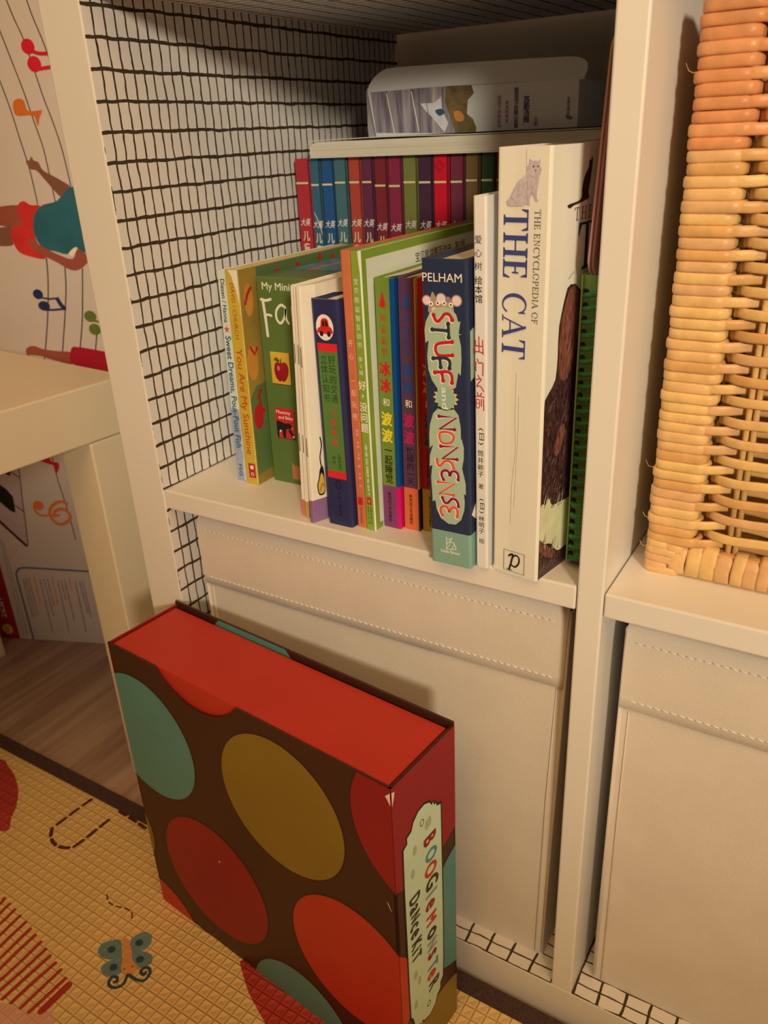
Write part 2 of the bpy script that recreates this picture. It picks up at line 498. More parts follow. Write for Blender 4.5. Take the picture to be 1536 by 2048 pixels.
# ------------------------------------------------------------------ printed outlines, in mm on the surface each belongs to
D={'bf_ul':[(-11.6,-123),(-18.4,-126.3),(-23.8,-133.2),(-21.5,-139.9),(-14.4,-142.7),(-7.3,-140.9),(-0.9,-137.4),(1.5,-133.8)],
'bf_ll':[(2.3,-134.5),(-4.9,-140.7),(-7.4,-147.6),(-2.5,-152.4),(5.1,-152),(10.6,-147.8),(11.2,-141.5)],
'bf_ur':[(-4.3,-118.9),(-3.3,-111.3),(1.3,-105.9),(8.5,-105.9),(13.3,-111.3),(13.8,-117.9),(9.4,-123.3),(4.5,-125.4)],
'bf_lr':[(5.7,-125.9),(14,-120.5),(23,-119.5),(27.8,-124.6),(26.2,-129.8),(21.5,-133.6),(13.9,-132.4)],
'bf_s1':[(-12.1,-133.1)],
'bf_s2':[(2.4,-143.8)],
'bf_s3':[(4.2,-116.5)],
'bf_s4':[(16.8,-127.5)],
'bf_body':[(-10.3,-122.2),(-10.7,-119),(-5.5,-119.5),(4.5,-125.4),(10.9,-130.7),(20.7,-134),(21.2,-139.1),(15.4,-143),(8.2,-141),(2.3,-133.3)],
'bf_an1':[(18.2,-142.9),(21.3,-150.7),(17.5,-156.3),(10.8,-156.6),(8.2,-151.3),(11.6,-148.8),(14.8,-151.2),(13.4,-153)],
'bf_an2':[(19.8,-142),(27,-142.3),(34.1,-139.7),(34,-133),(29.6,-129.5),(25.7,-131.7),(26.2,-135.7),(30.3,-136.1),(30,-133.5)],
'bf_trail':[(-60,-95.8),(-53.4,-99.9),(-46.8,-100.9),(-38.8,-99.4),(-30,-97.5),(-22.8,-99.3),(-18.7,-105.6),(-16.7,-109.3)],
'face':[(11.9,-140.5),(16.1,-135.5)],
'loop':[(-167.1,-4.7),(-169.8,-20.2),(-171.6,-35.9),(-172.7,-51.8),(-173.7,-67.3),(-164.6,-75.8),(-151.6,-80),(-139.5,-77.1),(-133.9,-72.2),(-132.5,-62),(-131.6,-46.2),(-130.5,-31.8),(-129.4,-17),(-112.7,-18),(-100.2,-19.1),(-87.8,-20.2),(-74.5,-18.8)],
'redbig':[(-314.4,-28),(-296.7,-30.5),(-277.1,-36.3),(-253.8,-48.4),(-236.5,-62.8),(-225.2,-77.4),(-218.9,-95.9)],
'redright':[(93,-86.9),(102.8,-94.4),(116.1,-103.6),(131,-111.2),(146.1,-118.1)],
'st0':[(-142.1,-146),(-140.1,-151.9)],
'st1':[(-132.3,-147.6),(-131.1,-158.3)],
'st2':[(-122.7,-149.1),(-121.4,-165.2)],
'st3':[(-112.6,-151),(-111,-172.6)],
'st4':[(-102.2,-152.8),(-100.9,-179.8)],
'st5':[(-92.4,-155.1),(-91.1,-186.8)],
'st6':[(-83.2,-157.1),(-82.4,-192.9)],
'st7':[(-73,-159.1),(-72.8,-199.8)],
'st8':[(-63.4,-161.5),(-64.9,-205.4)],
'st9':[(-54.5,-163.8),(-56.6,-208.9)],
'st10':[(-44.9,-166),(-47.3,-207.3)],
'st11':[(-35.5,-168.1),(-36.8,-206.2)],
'st12':[(-25.6,-171.2),(-27.6,-205.2)],
'st13':[(-18.3,-174),(-19.4,-199.5)],
'peach':[(-55.3,-212.2),(-44.6,-208.2),(-32.5,-205.4),(-20.6,-202.6),(-11.6,-195.5),(-1.5,-201.5)],
'staffA':[(236.1,773.8),(239.3,758),(243.9,741.8),(247.5,726.6),(251.7,707.7)],
'staffB':[(214.2,775.2),(218.8,757),(224.1,740.7),(228.9,716),(233.6,687.1),(239.4,661.1),(243.7,634.5),(245.7,599.5)],
'staffC':[(199.1,753.6),(200.4,747.8),(206.5,720.7),(212.7,693),(217.6,664.5),(222.1,639.2),(223.2,612.1),(223.7,584.3)],
'staffD':[(187,708.7),(188.5,703.3),(193.5,676.8),(197.6,645.3),(201.2,616.8),(202.1,582.3)],
'staffE':[(198.9,524.4),(195.4,501.5),(189.1,475),(180.6,444.8),(168.4,407.4)],
'staffF':[(219.4,514),(215.1,489.4),(207,459.8),(200.2,437),(190.3,404.2)],
'staffG':[(240.6,512.2),(233.7,480.4),(227.1,452.1),(215.4,413.6)],
'staffH':[(244.3,444.3),(240,429.1),(235.8,415.1)],
'n1a':[(227.8,732.2),(235.2,731.7)],
'n1b':[(231.1,716.2),(238.8,715.8)],
'n1sa':[(230.4,728.2),(238.5,725.4),(248.5,724.8)],
'n1sb':[(232.9,711.6),(239.6,711.9),(248.5,712.6)],
'n2':[(197.2,679.1),(199.6,683.9),(205.7,685.8),(210.8,684),(211.9,679),(212.6,674.7),(218.3,673.4),(228.6,673.9),(228.6,671.5),(224.9,666.7),(221.9,659.4),(220.6,661.3),(219.6,667.6),(216.6,669.5),(208.3,669.7),(200.8,669.7),(197.1,672.9)],
'arm1':[(206.1,630.2),(208.4,626),(213.1,624.2),(216.5,616.3),(226,610.7),(236.8,604.4),(245.4,598.2),(240.3,592.4),(231.8,589.1),(226.6,593.5),(214.8,609.1),(208.8,616.3),(202.9,617.4),(200,621.4),(198.9,626),(203.3,626.5)],
'shirt':[(244.2,597.7),(233.6,590.5),(224.4,584.1),(208.1,581),(199.5,575.5),(193.9,567.8),(190.4,553.6),(193.6,541.2),(201.7,534),(211.1,532.2),(225.6,528.6),(237.4,534.8),(248.5,530.2),(260.3,548.6),(259.9,574.7),(255.7,596.3)],
'shorts':[(177.9,581.4),(185.7,585.8),(193.7,581.4),(204.3,580.6),(197.5,572.5),(192.2,563.1),(190.5,551.5),(192.3,541.2),(197.7,533),(199.5,527.5),(195.5,523.8),(181.8,526.3),(168.6,530.9),(163.6,538.1),(161.9,548.5),(164.3,557.5),(174.9,560.4),(179.4,563.5),(176.7,572)],
'leg1':[(150.9,581.2),(155.7,581),(178.2,581.7),(180.1,573.4),(179.4,562.5),(170.6,558.3),(150.4,561.2),(145.6,561.3)],
'leg2':[(144.7,558.6),(149.8,559),(165.2,558.6),(163.7,545.7),(159.6,539.3),(144.5,539.1),(139.5,539.3)],
'arm2':[(183.1,547.4),(197.5,537.2),(214.6,528.3),(231,523),(238.9,533.4),(246.8,529.7),(251.7,523.3),(246.6,517.7),(236.5,511.5),(225.3,511.7),(211.1,519.9),(196.7,527.3),(185.2,533.2)],
'hip':[(227.7,529.5),(236.2,535.6),(239.4,534.5),(231.6,525.8)],
'bn1':[(178.7,484.8),(185,484.7)],
'bn1s':[(182.2,480.8),(191.7,479.2),(201.8,479.9)],
'bnb':[(201.3,480.5),(204.4,473.3),(208.7,467)],
'bn2':[(183.3,471.4),(190.7,471.3)],
'bn2s':[(183.8,466.8),(195.4,466.7),(209.7,468)],
'gn1':[(238.8,458.7),(246.5,458.7)],
'gn2':[(241.4,443.6),(248.8,443.6)],
'gns':[(238.7,454.2),(251.3,451.9),(271.1,453.2)],
'kid2arm':[(147.1,420.1),(153.2,424),(160.1,424.3),(169.4,420.8),(185.8,418.4),(206.3,416),(204.2,402.6),(189.5,405),(175.1,409),(164,412.5),(152.3,413.8),(147.1,413.3)],
'kid2':[(206.7,421.5),(215.4,423),(231.6,420.6),(244.4,418.2),(263.3,413.5),(258.4,388.3),(247.6,393.1),(226.6,397),(202.5,403.9)],
'rn':[(127.5,279.4),(144,284.3),(146.6,276.1),(155.5,274.8),(155.4,268),(149.6,259.5),(149,270.1),(138.4,273.6)],
'staffI':[(149,289.6),(149.3,254.9),(152.8,216.2),(154.6,189.2),(155.5,164.8)],
'kb':[(59.9,258.9),(98.2,270.5),(97.4,258.2),(91.8,220.6),(88,186.8),(83.2,152.8),(78.8,153.4),(50,186.7),(42.5,195)],
'kbedge':[(42.9,196.6),(50.3,187.9),(65.2,170.4),(80.3,153)],
'kbright':[(98.4,271.3),(97.4,258.2),(91.8,220.6),(88,186.8),(83.1,153.1)],
'key1':[(60.9,244.9),(64.8,241.9),(72.7,235.9),(79.4,225),(77.4,201.8),(70.7,204),(58.2,217.2),(54,219.5)],
'key2':[(75,262.3),(86,262.3),(83.2,254.8),(78.3,257)],
'ksep1':[(86.2,260.3),(95.3,252.8)],
'ksep2':[(79.3,212.3),(89.7,204.3)],
'clefdot':[(113.2,213.4),(120.6,213.6)],
'clef':[(106.6,213.2),(106.8,204.4),(114.2,199),(127,199.5),(139.8,200.2)],
'clef2':[(154.7,217.5),(145.9,219.9),(133.6,214),(126.9,202.7),(131.1,190),(141.5,187.1),(154.4,195.6),(153.4,205.1),(145.1,209.6),(134.7,205.3),(133,198.1)],
'frame':[(53.4,1.3),(53.5,53),(53.5,102.7),(56.3,111.6),(64.8,117.7),(97.9,117.9),(156.2,116.9),(178.7,116.6)],
'oh0':[(80.1,105.8),(78.9,59.9)],
'oh1':[(106.8,107.1),(105.7,61.4)],
'oh2':[(132.7,105.8),(131.9,87.6)],
'tl0':[(62.4,101.4),(61.9,38.9)],
'tl1':[(66.6,101.6),(66.7,39.2)],
'tl2':[(71.1,101.9),(71.3,41.3)],
'tl3':[(88,101),(86.8,13.8)],
'tl4':[(93.9,101.3),(95,42.7)],
'tl5':[(99.2,101.5),(99.7,59.3)],
'tl6':[(114.3,100.6),(112.5,14.5)],
'tl7':[(119.6,100.8),(119.8,69.3)],
'tl8':[(125.1,101.1),(125.1,36.4)],
'tl9':[(140.4,100.2),(139.4,18.1)],
'tl10':[(147,100.5),(148.6,49.6)],
'tl11':[(151.9,100.8),(152.1,42.6)],
'tl12':[(43.8,160.4),(39.9,6.1)],
'tl13':[(47.4,155.5),(45.2,6.4)],
'plus':[(16.6,15.4),(24.8,15.9)],
'brand':[(16.8,56.3),(20.8,32.8)],
'wcat':[(18.1,231.8),(19.5,230.8),(22.8,230.7),(24.1,231.7),(24,229.9),(23.9,228.4),(24.7,227),(24.5,225.5),(23.8,224),(23.4,221.1),(22.7,217.6),(22.5,215.6),(22.6,214.1),(23.6,212.7),(23.1,212.2),(21.6,212.6),(20.8,214.6),(20,215.6),(19.1,214.6),(18.7,212.5),(19.1,210.8),(18,210.5),(16.6,211),(14.9,210.2),(11.2,210),(7.4,210),(5.8,210.9),(5.5,212.4),(7,213.7),(8.5,216),(10.3,219.1),(12.1,221.6),(14.5,223.4),(16,224.6),(16.7,225.8),(16.5,227.6),(17.5,228.8),(17.9,230)],
'wcat_eyes':[(20.3,228.1),(22.6,228.1),(21.5,226.4)],
'THECAT':[(15.6,208.2),(19,208.2),(4.3,205.1),(18.8,172.9),(3.4,154.7),(17.7,166.7),(18.2,132.8)],
'THECATend':[(3.9,135.2),(18.1,132.2)],
'ENC':[(21.8,208),(25.3,208),(21.5,152.3),(25,152.7)],
'pbox':[(7.9,15.3),(21.5,16.4),(21.4,2),(8,1)],
'pl':[(9.7,12.9),(19.7,4.7)],
'bcat':[(40.7,230.5),(42,230),(42.1,227.2),(41.3,223.6),(40.5,221.1),(39.9,219),(38.7,216.5),(37.9,213.9),(39.4,211.6),(37.5,210.6),(32.8,210),(28.3,209.3),(21.5,208.5),(18.2,207.5),(16,207.9),(15.3,209.1),(18,209.6),(23.6,210.1),(28.1,210.9),(30.1,212.9),(29.8,216),(31.5,220.6),(34,223.5),(36.6,226),(36.8,229.3),(38.8,228.8)],
'THE':[(23.9,207.3),(43.5,206.5),(24.6,201.5)],
'T':[(29.8,198.5),(29.7,192.6),(32.9,195.5),(37.8,175.7),(41.5,175.2)],
'fur1':[(31.7,166),(27.1,168.9),(21.7,169.5),(18.4,168),(15.6,161.7),(13.3,155.2),(11.6,149.2),(11.2,140.5),(11.5,131.7)],
'fur2':[(11.1,135.9),(11.4,125.6),(10.6,120.6),(7.2,116.9),(2.5,113.5),(0.2,111.5)],
'cream':[(-0.7,47.1),(7.6,49.2),(19,42),(27.5,39.5),(28.9,11.3),(21.6,12.8),(9.8,22.5),(-1.1,25.5)],
'orange':[(15.5,65.5),(13.8,69.7),(21.7,71.5),(25.1,71.1),(24.3,65.5),(18.4,63.1)],
'pelham':[(-2.4,172),(21.5,173),(-2.2,176.7)],
'blob1':[(9.9,159.1),(6.1,158.2),(2,155.2),(-0.5,150.5),(-1.4,145.9),(-1,138.4),(1,140),(-0.1,131),(0.5,123.3),(2.7,117.3),(5.8,113.2),(11.1,111.4),(15.8,113.3),(17.6,114.5),(19.2,123.2),(20.7,121.7),(21.2,130.5),(20.9,138.3),(19.5,144.2),(21.3,144.7),(19.5,145.1),(20.6,151.7),(19.3,151.4),(18.1,155.3),(15.1,158.3)],
'andc':[(11.3,106.7),(11.3,112.5),(17.5,107.4)],
'blob2':[(6,100.9),(3,97.6),(0.8,90.7),(0.2,83.9),(0.3,75.9),(2.6,78.3),(0.4,71.4),(0,64.1),(1.9,65.3),(0.9,57.5),(1.4,48.1),(1.6,41.5),(3.5,42.5),(4.3,36.6),(7.3,31),(12.2,28.3),(17,28.7),(20.7,32.5),(22.8,39.5),(23.1,44.9),(22.5,50.1),(23.8,49.2),(23.7,56.7),(21.4,66.1),(22.5,72.5),(22.5,79.2),(21.1,84.6),(20.7,83.4),(20.6,91.1),(19.2,98.5),(16.4,101.6),(11.2,100.2)],
'teal':[(-0.2,22.4),(27.8,23.3)],
'monk':[(-0.2,161),(2.3,161.1),(3.9,163.9),(5.9,164),(9.4,163),(12.2,163.2),(14.4,162.6),(16.4,162.8),(19.4,162.2),(22.1,162.4)],
'eyes':[(2.5,159.6),(7.1,160.4),(11.7,160.6),(16.4,160.2)],
'mface':[(1,158.8),(2.6,161.6),(6.7,162.7),(14.2,163.1),(17.1,161.5),(17.9,158.4),(17.1,156.6),(10.1,158),(2,155.7)],
'L1S':[(4.5,154.3),(5.5,151.8),(7.2,151),(9.3,153),(11.1,155.1),(13.6,155.3),(15.1,153.8),(15.8,152.3)],
'L1T1':[(13.3,150),(13.6,142.6)],
'L1T2':[(3.6,146.3),(13.1,146.2)],
'L1U':[(15.6,140.2),(9.9,139.3),(6.2,138.1),(5.3,135.2),(6.9,132.3),(10.8,132.1),(15.7,132.8)],
'L1F1':[(3.8,130.1),(9.2,130.8),(12.3,130.6),(14.1,128.9),(13.9,125.3)],
'L1F1b':[(7.9,130.2),(8.4,125.5)],
'L1F2':[(4.7,122.1),(9.6,122.9),(13.3,123.1),(15.3,121),(15.4,117.1)],
'L1F2b':[(9.1,122.3),(9.8,117.8)],
'L2N':[(6.8,96.4),(18,96.8),(7,88.6),(16.7,89.5)],
'L2O':[(6.9,84.8),(8.1,86.6),(11.6,87.4),(15.1,86.5),(16.1,84.4),(14.5,81.4),(10.9,80.2),(8,81)],
'L2N2':[(7.7,78.1),(18.8,79),(8.5,70.3),(18.2,71.3)],
'L2S':[(5.2,69.5),(5.4,67),(6.9,65.5),(9.9,68.8),(12.6,69.6),(14.9,68.2),(16,65.5)],
'L2E':[(9.2,57.1),(8,59.9),(8.6,62.3),(11.3,63.3),(13.1,61.9),(13.4,60.2),(14.9,63.3),(17.8,63.2),(19,61.1),(18.9,58.5)],
'L2N3':[(5.5,55),(16.6,55.5),(6,47.4),(15.7,48)],
'L2S2':[(8.4,45.2),(9.6,42.4),(11.7,42.2),(14.7,45.4),(17.1,45.3),(18.6,43.5),(19,41.2)],
'L2E2':[(8.2,33.4),(7,35.9),(7.4,38.4),(10.1,39.8),(12,38.6),(12.8,36.4),(14.1,39),(16.5,40.1),(18.3,38.1),(18.1,34.1)],
'bun':[(10.5,19),(11.7,17.1),(14.5,19),(13.3,16.2),(15.7,15.5),(16.9,12.6),(17.2,11.5),(13.8,11),(10.4,10.5),(10.8,14.4)],
'ls':[(6.6,7.8),(20.3,9)],
'and':[(7.6,110),(13.2,113)],
'front':[(6.8,33.7),(178.7,28.9),(177.4,-0.8),(13.2,2.3)],
'flap':[(5.2,34.4),(9.6,40.2),(17.1,45.1),(26.7,47.3),(69,46.6),(124.9,45.1),(163.6,44.1),(174.8,42.9),(181.8,38.7),(182.8,32.9),(179.3,28.9)],
'side':[(-1.4,33),(6.8,33.7),(13.2,2.3),(-0.9,2.8)],
'paint':[(8.5,34.2),(53.8,32.9),(96.2,31),(98.3,25.7),(93.4,21.4),(92.7,12.2),(97.7,8.4),(100.6,2.4),(99.9,-1.1),(68.2,0.1),(13.2,2.3)],
'pt_brown':[(75.4,31.8),(96.2,31),(98.3,25.7),(93.4,21.4),(92.7,12.2),(97.7,8.4),(100.6,2.4),(99.9,-0.9),(83.1,-0.2),(78.8,11.7),(74.5,21.3)],
'pt_white':[(53.5,21.3),(65.6,21.2),(71.6,25),(72.2,15.5),(77.3,7),(74.2,0.5),(63.9,11.2),(57.9,16.3)],
'pt_teal':[(66.2,15.8),(71.5,16.8),(74.4,14.2),(69.9,12.1)],
'pt_orange':[(81.8,13.9),(86.1,14.8),(90.5,11.1),(89,7.6),(83.9,8.5)],
'ptxt':[(119.2,23.4),(123.8,2),(130.7,27.2),(135.5,-0.2),(138.8,21.1),(142.1,4.1),(169.9,19.3),(171.3,6.1)]}
# ------------------------------------------------------------------ shared materials
WHITE = mat('white_laminate', (214, 183, 140), 0.38, 0.02, 8)
PAGE = streaks('page_edges', (196, 164, 118), (216, 186, 142), (4, 4, 400), 0.8, 6)
PAGEV = streaks('page_edges_upright', (196, 164, 118), (216, 186, 142), (400, 4, 4), 0.8, 6)
PAPER = mat('white_paper', (216, 188, 148), 0.6, 0.03, 20)
CREAM = mat('cream_card', (222, 198, 150), 0.45, 0.03, 25)
BLACK = mat('black_ink', (28, 22, 16), 0.5)
INK_W = mat('white_ink', (226, 200, 165), 0.5)
RED = mat('red_ink', (190, 28, 30), 0.45)
XY = Frame((0, 0, 0), (1, 0, 0), (0, 1, 0))

# ------------------------------------------------------------------ room
mb = MB()
mb.box((-1600, -2600, -20), (1800, 420, 0), streaks('floor_planks', (138, 98, 68), (172, 130, 94), (9, 0.6, 1), 0.45, 6, bump=0.05))
structure(mb.build('floor'))
mb = MB()
mb.box((-1600, 402, 0), (1800, 430, 2500), mat('wall_plaster', (206, 170, 126), 0.85, 0.03, 12, 0.1))
structure(mb.build('wall_back'))

# ------------------------------------------------------------------ white shelving unit of four square cells
unit = thing('shelving_unit', 'white cube shelving unit holding the books, the fabric boxes and the wicker basket', 'shelf', (0, 0, 0))
def board(name, a, b):
    q = MB(); q.box(a, b, WHITE)
    return q.build(name, unit, bevel=1.2)
board('side_panel', (-38, 0, 38), (0, 390, 724))
board('side_panel', (686, 0, 38), (724, 390, 724))
board('top_panel', (-38, 0, 724), (724, 390, 762))
board('bottom_panel', (-38, 0, 0), (724, 390, 38))
board('divider', (335.4, 0, 38), (351, 390, 724))
board('shelf_board', (0.6, 1.0, 373), (334.6, 390, 389))
board('shelf_board', (351.6, 0.6, 373), (685.6, 390, 389))
PAPERC, INKC = (212, 182, 142), (58, 40, 18)
G_SIDE = grid_mat('gridded_paper_upright', 1, 9.1, -0.4, 2, 18.2, 389, PAPERC, INKC, 0.72, 1.12)
G_BASE = grid_mat('gridded_paper_flat', 0, 18.2, 335, 1, 10.2, 0.4, PAPERC, INKC, 1.0, 0.62)
G_BASE2 = grid_mat('gridded_paper_flat_second', 0, 18.2, 352, 1, 10.2, 0.4, PAPERC, INKC, 1.0, 0.62)
def liner(a, b, m):
    q = MB(); q.box(a, b, m)
    o = q.build('shelf_liner', unit)
    o['label'] = 'gridded shelf paper with hand-inked lines'
liner((0, 0.6, 389.1), (0.5, 389, 724), G_SIDE)
liner((0, 0.6, 38), (0.5, 389, 372.8), G_SIDE)
liner((0.6, 0.4, 38), (335, 389, 38.5), G_BASE)
liner((351.3, 0.4, 38), (685.8, 389, 38.5), G_BASE2)
liner((0.6, 4, 723.5), (335, 389, 724), G_BASE)

# ------------------------------------------------------------------ side table
UX, UY = Vector((0.9962, -0.0872, 0)), Vector((0.0872, 0.9962, 0))
TC = Vector((-112, 80, 0))                       # its back corner beside the shelving unit
table = thing('side_table', 'low white square side table standing beside the shelving unit', 'table', tuple(TC - UX * 220 - UY * 275))
def tf(p):
    return TC + UX * p.x + UY * p.y + Vector((0, 0, p.z))
TWHITE = mat('table_cream_white', (212, 176, 124), 0.4, 0.02, 8)
def tbox(name, a, b):
    q = MB(); q.box(a, b, TWHITE)
    q.v = [tf(p) for p in q.v]
    return q.build(name, table, bevel=1.5)
tbox('tabletop', (-440, -550, 400), (0, 0, 450))
for sx in (0, 1):
    for sy in (0, 1):
        x = -50 if sx else -440
        y = -50 if sy else -550
        tbox('leg', (x + 0.4, y + 0.4, 0.1 if sy else 5.2), (x + 49.6, y + 49.6, 399.3))

# ------------------------------------------------------------------ big printed toy carton behind the table
BU = Vector((141.7, 56.3, 0)).normalized(); BN = Vector((BU.y, -BU.x, 0))
BO = Vector((-550, 138.3, 0.5))
carton = thing('toy_carton', 'tall white toy carton with music notes and children printed on it, behind the side table', 'box', tuple(BO + BU * 150))
TF = Frame(BO, BU, (0, 0, 1), BN)
mb = MB()
C_W = mat('carton_white', (200, 166, 130), 0.5, 0.02, 10)
o = [tuple((BO + BU * a - BN * b).to_2d()) for a, b in ((-60, 0), (340, 0), (340, 100), (-60, 100))]
mb.prism(o, 0.5, 880, C_W)
INK = mat('staff_line_brown', (62, 42, 26), 0.6)
for k in 'ABCDEFGHI':
    mb.ribbon(TF, smooth(D['staff' + k], False), 1.5 if k in 'EFGH' else 1.25, INK, 0.10)
SKIN = mat('printed_skin', (122, 70, 42), 0.6, 0.12, 20)
SKIN2 = mat('printed_skin_warm', (146, 66, 42), 0.6, 0.12, 20)
TEAL = mat('printed_teal', (40, 84, 80), 0.6, 0.15, 40)
PRED = mat('printed_red', (196, 40, 32), 0.55, 0.12, 40)
PCRIM = mat('printed_crimson', (160, 18, 30), 0.55, 0.06, 40)
NRED = mat('note_red', (196, 20, 36), 0.55)
NPINK = mat('note_dot_pink', (214, 60, 66), 0.55)
NOR = mat('note_orange', (200, 92, 28), 0.55)
NBL = mat('note_blue', (34, 40, 62), 0.55)
NGR = mat('note_green', (94, 98, 34), 0.55)
def head(key, m, ratio=0.95, h=0.2):
    (a, b), (c, d) = D[key]
    r = math.hypot(c - a, d - b)
    mb.poly(TF, circle(a, b, r, 28, r * ratio), m, h)
    return a, b, r
for k in ('a', 'b'):
    mb.ribbon(TF, smooth(D['n1s' + k], False), 3.6, NRED, 0.2)
    a, b, r = head('n1' + k, NRED)
    for i in range(-3, 4):
        for j in range(-3, 4):
            if math.hypot(i, j) < 3:
                mb.poly(TF, circle(a + i * r * 0.3 + (j % 2) * r * 0.15, b + j * r * 0.28, 0.35, 6), NPINK, 0.3)
mb.poly(TF, smooth(D['n2'], True, 3), NOR, 0.2)
mb.poly(TF, smooth(D['leg1'], True, 3), SKIN2, 0.2)
mb.poly(TF, smooth(D['leg2'], True, 3), SKIN, 0.2)
mb.poly(TF, smooth(D['arm1'], True, 3), SKIN, 0.2)
mb.poly(TF, smooth(D['shorts'], True, 4), PRED, 0.3)
mb.poly(TF, smooth(D['shirt'], True, 4), TEAL, 0.4)
mb.poly(TF, smooth(D['arm2'], True, 3), SKIN2, 0.5)
mb.poly(TF, smooth(D['hip'], True, 2), INK_W, 0.6)
head('bn1', NBL, 0.9); head('bn2', NBL, 0.75); head('gn1', NGR, 0.85); head('gn2', NGR, 0.9)
mb.ribbon(TF, D['bn1s'], 2.0, NBL, 0.2); mb.ribbon(TF, D['bn2s'], 2.4, NBL, 0.2); mb.ribbon(TF, D['bnb'], 5.0, NBL, 0.2, caps=False)
mb.ribbon(TF, D['gns'], 2.4, NGR, 0.2)
mb.poly(TF, smooth(D['kid2arm'], True, 3), SKIN2, 0.2)
mb.poly(TF, smooth(D['kid2'], True, 3), PCRIM, 0.3)
mb.poly(TF, smooth(D['rn'], True, 3), NRED, 0.2)
mb.poly(TF, smooth(D['kb'], True, 3), mat('printed_keys', (186, 148, 122), 0.55), 0.2)
DK = mat('printed_dark_brown', (70, 30, 18), 0.55)
mb.ribbon(TF, D['kbedge'], 4.2, DK, 0.3); mb.ribbon(TF, D['kbright'], 1.2, DK, 0.3)
for k in ('ksep1', 'ksep2'):
    mb.ribbon(TF, D[k], 1.6, DK, 0.3)
for k in ('key1', 'key2'):
    mb.poly(TF, D[k], BLACK, 0.4)
CL = mat('clef_orange', (216, 104, 42), 0.55)
head('clefdot', CL, 0.95); mb.ribbon(TF, smooth(D['clef'], False), 3.2, CL, 0.2); mb.ribbon(TF, smooth(D['clef2'], False), 4.6, CL, 0.25)
PANEL = mat('printed_panel', (206, 174, 142), 0.5)
GB = mat('printed_grey_blue', (78, 84, 92), 0.55)
GREY = mat('printed_grey', (116, 98, 84), 0.55)
ORH = mat('printed_heading_orange', (206, 128, 62), 0.55)
fr = smooth(D['frame'], False, 6)
mb.ribbon(TF, fr, 2.6, GB, 0.2)
rnd = random.Random(3)
def blurred_line(key, w, m):
    """a line of print too small to read: a run of short dashes"""
    (a, b), (c, d) = D[key][0], D[key][-1]
    L = math.hypot(c - a, d - b); s = 0.0
    while s < L:
        e = min(L, s + rnd.uniform(1.2, 4.5))
        mb.ribbon(TF, [(a + (c - a) * s / L, b + (d - b) * s / L), (a + (c - a) * e / L, b + (d - b) * e / L)], w * rnd.uniform(0.7, 1.1), m, 0.2, caps=False)
        s = e + rnd.uniform(0.5, 1.0)
for i in range(14):
    blurred_line('tl%d' % i, 1.6 if i < 12 else 1.0, GREY)
for i in range(3):
    blurred_line('oh%d' % i, 2.4, ORH)
mb.rect(TF, -60, 0, 32.6, 172, PCRIM, 0.15)
(a, b), (c, d) = D['plus']
mb.poly(TF, circle(a, b, c - a, 28), mat('badge_yellow', (222, 166, 50), 0.5), 0.25)
mb.text(TF, '3+', a, b, 9.5, NRED, rot=-90, h=0.35, anchor='c', off=0.02)
mb.text(TF, 'I PCRZ', 13.5, 66, 10.5, INK_W, rot=-90, h=0.3, off=0.02)
q = mb.build('carton_shell', carton)

# ------------------------------------------------------------------ play mat
def my(x):
    return -1.6 - 0.006 * (x + 38)
pm = thing('play_mat', 'cream embossed play mat with a butterfly, lying before the shelving unit', 'mat', (60, -300, 0))
MATF = Frame((0, 0, 5), (1, 0, 0), (0, 1, 0))
ang = 0.012
mb = MB()
M_C = emboss(mat('mat_cream', (222, 168, 92), 0.42, 0.05, 14), 9.2, ang, 0.9)
M_R = emboss(mat('mat_red', (176, 54, 36), 0.42, 0.08, 30), 9.2, ang, 0.9)
M_S = emboss(mat('mat_stripe_red', (162, 44, 30), 0.45, 0.08, 30), 9.2, ang, 0.4)
M_P = emboss(mat('mat_peach', (206, 140, 96), 0.42, 0.05, 30), 9.2, ang, 0.5)
M_B = emboss(mat('mat_brown', (84, 34, 20), 0.5, 0.05, 30), 9.2, ang, 0.3)
M_T = emboss(mat('mat_blue', (104, 116, 98), 0.45, 0.08, 60), 9.2, ang, 0.4)
M_D = emboss(mat('mat_blue_dark', (48, 62, 58), 0.45, 0.05, 60), 9.2, ang, 0.3)
M_O = emboss(mat('mat_butterfly_orange', (204, 128, 60), 0.45, 0.05, 60), 9.2, ang, 0.4)
o = [(-900, -1000), (800, -1000), (800, my(800) - 15), (-900, my(-900) - 15)]
mb.prism(o, 0.3, 5, M_C)
mb.poly(MATF, smooth(D['redbig'] + [(-330, -100), (-345, -60)], True), M_R, 0.1)
mb.poly(MATF, smooth(D['redright'], False) + [(230, -170), (250, -100), (180, -70), (110, -60)], M_R, 0.1)
for i in range(14):
    a, b = D['st%d' % i]
    mb.ribbon(MATF, [a, ((a[0] + b[0]) / 2 + rnd.uniform(-.4, .4), (a[1] + b[1]) / 2 + rnd.uniform(-.4, .4)), b], 3.4 if i < 13 else 6.5, M_S, 0.1)
mb.poly(MATF, smooth(D['peach'], False) + [(-60, -330), (-140, -260)], M_P, 0.1)
def dashes(pts, w, dash, gap, m):
    P = smooth(pts, False, 8)
    s = 0.0; cur = [P[0]]; on = True
    for a, b in zip(P, P[1:]):
        L = math.hypot(b[0] - a[0], b[1] - a[1]); t = 0.0
        while t < L:
            lim = dash if on else gap
            st = min(L - t, lim - s)
            t += st; s += st
            p = (a[0] + (b[0] - a[0]) * t / L, a[1] + (b[1] - a[1]) * t / L)
            if on:
                cur.append(p)
            if s >= lim - 1e-6:
                if on and len(cur) > 1:
                    mb.ribbon(MATF, cur, w, m, 0.12)
                on = not on; s = 0.0; cur = [p]
lp = D['loop']
